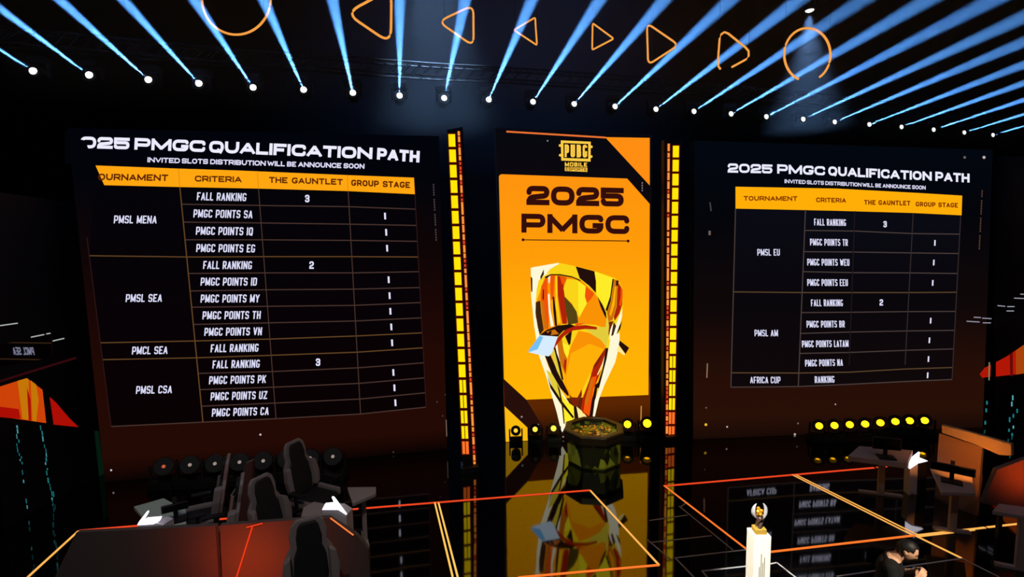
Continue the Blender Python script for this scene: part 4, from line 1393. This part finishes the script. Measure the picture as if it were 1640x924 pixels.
aimed_spot('drum_fill', (1.2, 3.0, 8.0), (g.x, g.y, 0.4), (1.0, 0.95, 0.55), 1700, 14, 0.7, 0.2)  # fill added because the drum is too dark without it

# ================================================================== PERSON
def person():
    hd_px = (1453, 881)
    ang = math.radians(-40)
    R = Matrix.Rotation(ang, 4, 'Z')
    HC = Vector((0.17, 0, 1.565))
    SCL = 0.84
    hp = at_z(hd_px[0], hd_px[1], HC.z * SCL)
    base = hp - (R @ HC) * SCL
    base.z = 0
    root = thing('person', 'person in a black T-shirt looking down with hands raised before the chest', 'person', base)
    mb = MB()

    def cap(p0, p1, r0, r1, n=6):
        p0, p1 = Vector(p0), Vector(p1)
        d = (p1 - p0)
        L = d.length
        M = Matrix.Translation(p0) @ d.to_track_quat('Z', 'Y').to_matrix().to_4x4()
        prof = [(max(1e-3, r0 * math.cos(a)), r0 * math.sin(a)) for a in [-math.pi / 2 * (1 - k / n) for k in range(n + 1)]]
        prof += [(max(1e-3, r1 * math.cos(a)), L + r1 * math.sin(a)) for a in [math.pi / 2 * k / n for k in range(n + 1)]]
        mb.lathe(prof, M, 14)

    def ell(c, s, M=None):
        M = Matrix.Translation(Vector(c)) @ (M or Matrix.Identity(4)) @ Matrix.Diagonal((*s, 1))
        prof = [(max(1e-3, math.cos(a)), math.sin(a)) for a in [-math.pi / 2 + math.pi * k / 14 for k in range(15)]]
        mb.lathe(prof, M, 20)

    # trunk
    ell((0, 0, 0.95), (0.13, 0.175, 0.13))
    ell((0.0, 0, 1.12), (0.115, 0.155, 0.17))
    ell((0.02, 0, 1.28), (0.125, 0.18, 0.16))
    cap((0.035, -0.14, 1.375), (0.035, 0.14, 1.375), 0.072, 0.072)
    ell((0.04, 0, 1.40), (0.085, 0.13, 0.07))
    cap((0.05, 0, 1.40), (0.125, 0, 1.52), 0.062, 0.055)
    # arms raised in front of the chest
    for s in (-1, 1):
        cap((0.035, s * 0.185, 1.375), (0.10, s * 0.265, 1.12), 0.056, 0.043)
        cap((0.10, s * 0.265, 1.12), (0.275, s * 0.085, 1.30), 0.043, 0.030)
        wr = Vector((0.275, s * 0.085, 1.30))
        hd = Vector((0.05, -s * 0.035, 0.07)).normalized()
        side = Vector((0.75, s * 0.1, -0.5)).normalized()
        palm_n = hd.cross(side).normalized()
        pb = wr + hd * 0.05
        for k in range(4):
            o_ = (k - 1.5) * 0.019
            kn = wr + hd * (0.085 - abs(k - 1.2) * 0.004) + side * o_
            cap(wr + hd * 0.01 + side * o_ * 0.7, kn, 0.014, 0.0105)
            ln = [0.030, 0.035, 0.033, 0.026][k]
            inn = Vector((0, -s, 0))
            m1 = kn + (hd * 0.8 + inn * 0.5).normalized() * ln
            m2 = m1 + (hd * 0.1 + inn * 0.9).normalized() * ln * 0.75
            m3 = m2 + (hd * -0.6 + inn * 0.6).normalized() * ln * 0.6
            cap(kn, m1, 0.0100, 0.0090)
            cap(m1, m2, 0.0090, 0.0082)
            cap(m2, m3, 0.0082, 0.0070)
        th0 = wr + hd * 0.025 - side * 0.028
        th1 = th0 + (hd * 0.6 - side * 0.55 + Vector((0, -s * 0.4, 0))).normalized() * 0.036
        th2 = th1 + (hd * 0.9 + Vector((0, -s * 0.5, 0))).normalized() * 0.030
        cap(wr + hd * 0.02 - side * 0.012, th0, 0.014, 0.012)
        cap(th0, th1, 0.012, 0.0105)
        cap(th1, th2, 0.0105, 0.0085)
    # legs and feet
    for s in (-1, 1):
        cap((0, s * 0.095, 0.92), (0.02, s * 0.11, 0.50), 0.088, 0.055)
        cap((0.02, s * 0.11, 0.50), (-0.02, s * 0.115, 0.09), 0.056, 0.038)
        cap((-0.05, s * 0.115, 0.045), (0.15, s * 0.135, 0.032), 0.044, 0.032)
    # head, tilted forward
    tl = math.radians(26)
    T = Matrix.Translation(HC) @ Matrix.Rotation(tl, 4, 'Y')
    hv = []
    n, sgm = 22, 28
    for i in range(n + 1):
        a = -math.pi / 2 + math.pi * i / n
        for k in range(sgm):
            b = 2 * math.pi * k / sgm
            x, y, z = math.cos(a) * math.cos(b), math.cos(a) * math.sin(b), math.sin(a)
            X, Y, Z = x * 0.098, y * 0.077, z * 0.118
            if z < 0:                       # jaw narrows and comes forward
                q = -z
                Y *= 1 - 0.30 * q
                X = X * (1 - 0.30 * q) + 0.024 * q
            if x < 0:
                X *= 1.02
            fx = max(0.0, x)
            X += 0.018 * fx ** 6 * math.exp(-((Y / 0.013) ** 2) - (((Z + 0.018) / 0.02) ** 2)) * 1.5      # nose
            X += 0.007 * fx ** 4 * math.exp(-((Y / 0.02) ** 2) - (((Z + 0.058) / 0.010) ** 2))              # lips
            X += 0.006 * fx ** 4 * math.exp(-((Y / 0.04) ** 2) - (((Z - 0.032) / 0.012) ** 2))             # brow
            for e in (-1, 1):
                X -= 0.010 * fx ** 4 * math.exp(-(((Y - e * 0.031) / 0.014) ** 2) - (((Z - 0.012) / 0.011) ** 2))
            X += 0.008 * fx ** 4 * math.exp(-((Y / 0.018) ** 2) - (((Z + 0.10) / 0.014) ** 2))              # chin
            hv.append(T @ Vector((X, Y, Z)))
    hf = []
    for i in range(n):
        for k in range(sgm):
            l = (k + 1) % sgm
            hf.append([i * sgm + k, i * sgm + l, (i + 1) * sgm + l, (i + 1) * sgm + k])
    mb.add(hv, hf)
    for s in (-1, 1):
        ell(T @ Vector((-0.008, s * 0.078, -0.004)), (0.018, 0.010, 0.031), Matrix.Rotation(tl, 4, 'Y'))
    mb.v = [base + (R @ p) for p in mb.v]
    tmp = mb.build('body_base', BLACK, root)
    rm = tmp.modifiers.new('join', 'REMESH')
    rm.mode, rm.voxel_size = 'VOXEL', 0.006
    sm = tmp.modifiers.new('soft', 'SMOOTH')
    sm.factor, sm.iterations = 0.5, 3
    dg = bpy.context.evaluated_depsgraph_get()
    me = bpy.data.meshes.new_from_object(tmp.evaluated_get(dg))
    me.name = 'body'
    bpy.data.objects.remove(tmp)
    skin = Pm('skin', (222, 172, 140), 0.5, noise=0.05)
    me.materials.clear()
    me.materials.append(skin)
    me.polygons.foreach_set('use_smooth', [True] * len(me.polygons))
    body = bpy.data.objects.new('body', me)
    COL.objects.link(body)
    body.parent = root
    Ri = R.inverted()
    Ti = T.inverted()

    def shell(name, mat, test, off, jitter=0.0, parent=root):
        bm = bmesh.new()
        bm.from_mesh(me)
        bm.normal_update()
        kill = [f for f in bm.faces if not test(Ri @ f.calc_center_median())]
        bmesh.ops.delete(bm, geom=kill, context='FACES')
        nrm = {v: v.normal.copy() for v in bm.verts}
        for v in bm.verts:
            v.co += nrm[v] * (off + random.uniform(-jitter, jitter))
        mm = bpy.data.meshes.new(name)
        bm.to_mesh(mm)
        bm.free()
        mm.materials.clear()
        mm.materials.append(mat)
        ob = bpy.data.objects.new(name, mm)
        COL.objects.link(ob)
        ob.parent = parent
        so = ob.modifiers.new('cloth', 'SOLIDIFY')
        so.thickness, so.offset = 0.006, -1
        return ob

    def in_shirt(p):
        if p.z < 0.93 or p.z > 1.475: return False
        arm = abs(p.y) > 0.19 or (p.x > 0.165 and p.z > 1.05)
        if p.x > 0.16: return False
        if abs(p.y) > 0.20 and p.z < 1.21: return False
        if p.z > 1.43 - 0.25 * max(0.0, p.x - 0.05) and abs(p.y) < 0.10 and p.z > 1.44 - (0.35 * (p.x - 0.02)): return False
        return True

    def in_hair(p):
        h = Ti @ p
        if (p - HC).length > 0.15: return False
        x, y, z = h
        if z > (0.066 if x < 0.03 else 0.09): return True
        if x < 0.01 and z > -0.045 and not (abs(y) > 0.066 and -0.035 < z < 0.028 and x > -0.035): return True
        if x < 0.04 and z > 0.045: return True
        if x < -0.05 and z > -0.07: return True
        return False

    shell('t_shirt', Pm('black_cotton', (11, 14, 16), 0.9, noise=0.05), in_shirt, 0.010)
    shell('trousers', Pm('dark_denim', (20, 22, 30), 0.85, noise=0.05), lambda p: 0.10 < p.z < 0.99 and p.x < 0.2 and abs(p.y) < 0.22, 0.008)
    shell('shoes', Pm('black_leather', (14, 14, 14), 0.5), lambda p: p.z <= 0.105, 0.006)
    shell('hair', Pm('black_hair', (14, 11, 10), 0.55, noise=0.1), in_hair, 0.012, 0.002)
    for s in (-1, 1):
        c = base + (R @ (T @ Vector((0.083, s * 0.031, 0.012))))
        b2 = MB(); b2.lathe([(0.002, -0.010), (0.008, -0.006), (0.0105, 0), (0.008, 0.006), (0.002, 0.010)], Matrix.Translation(c), 12)
        b2.build('eye', Pm('dark_eye', (30, 20, 16), 0.2), root, smooth=True)
        b3 = MB()
        pth = [base + (R @ (T @ Vector((0.090 - abs(k - 2) * 0.002, s * (0.016 + 0.008 * k), 0.031 + (0.003 if k in (1, 2, 3) else 0))))) for k in range(5)]
        b3.tube(pth, 0.003, 6)
        b3.build('eyebrow', MATS['black_hair'], root)
    root.scale = (SCL, SCL, SCL)
    aimed_spot('person_fill', (base.x + 0.5, base.y - 2.6, 3.9), (hp.x, hp.y, 1.2), (1.0, 0.84, 0.64), 800, 14, 0.6, 0.1)  # unseen fill added to brighten the face


person()
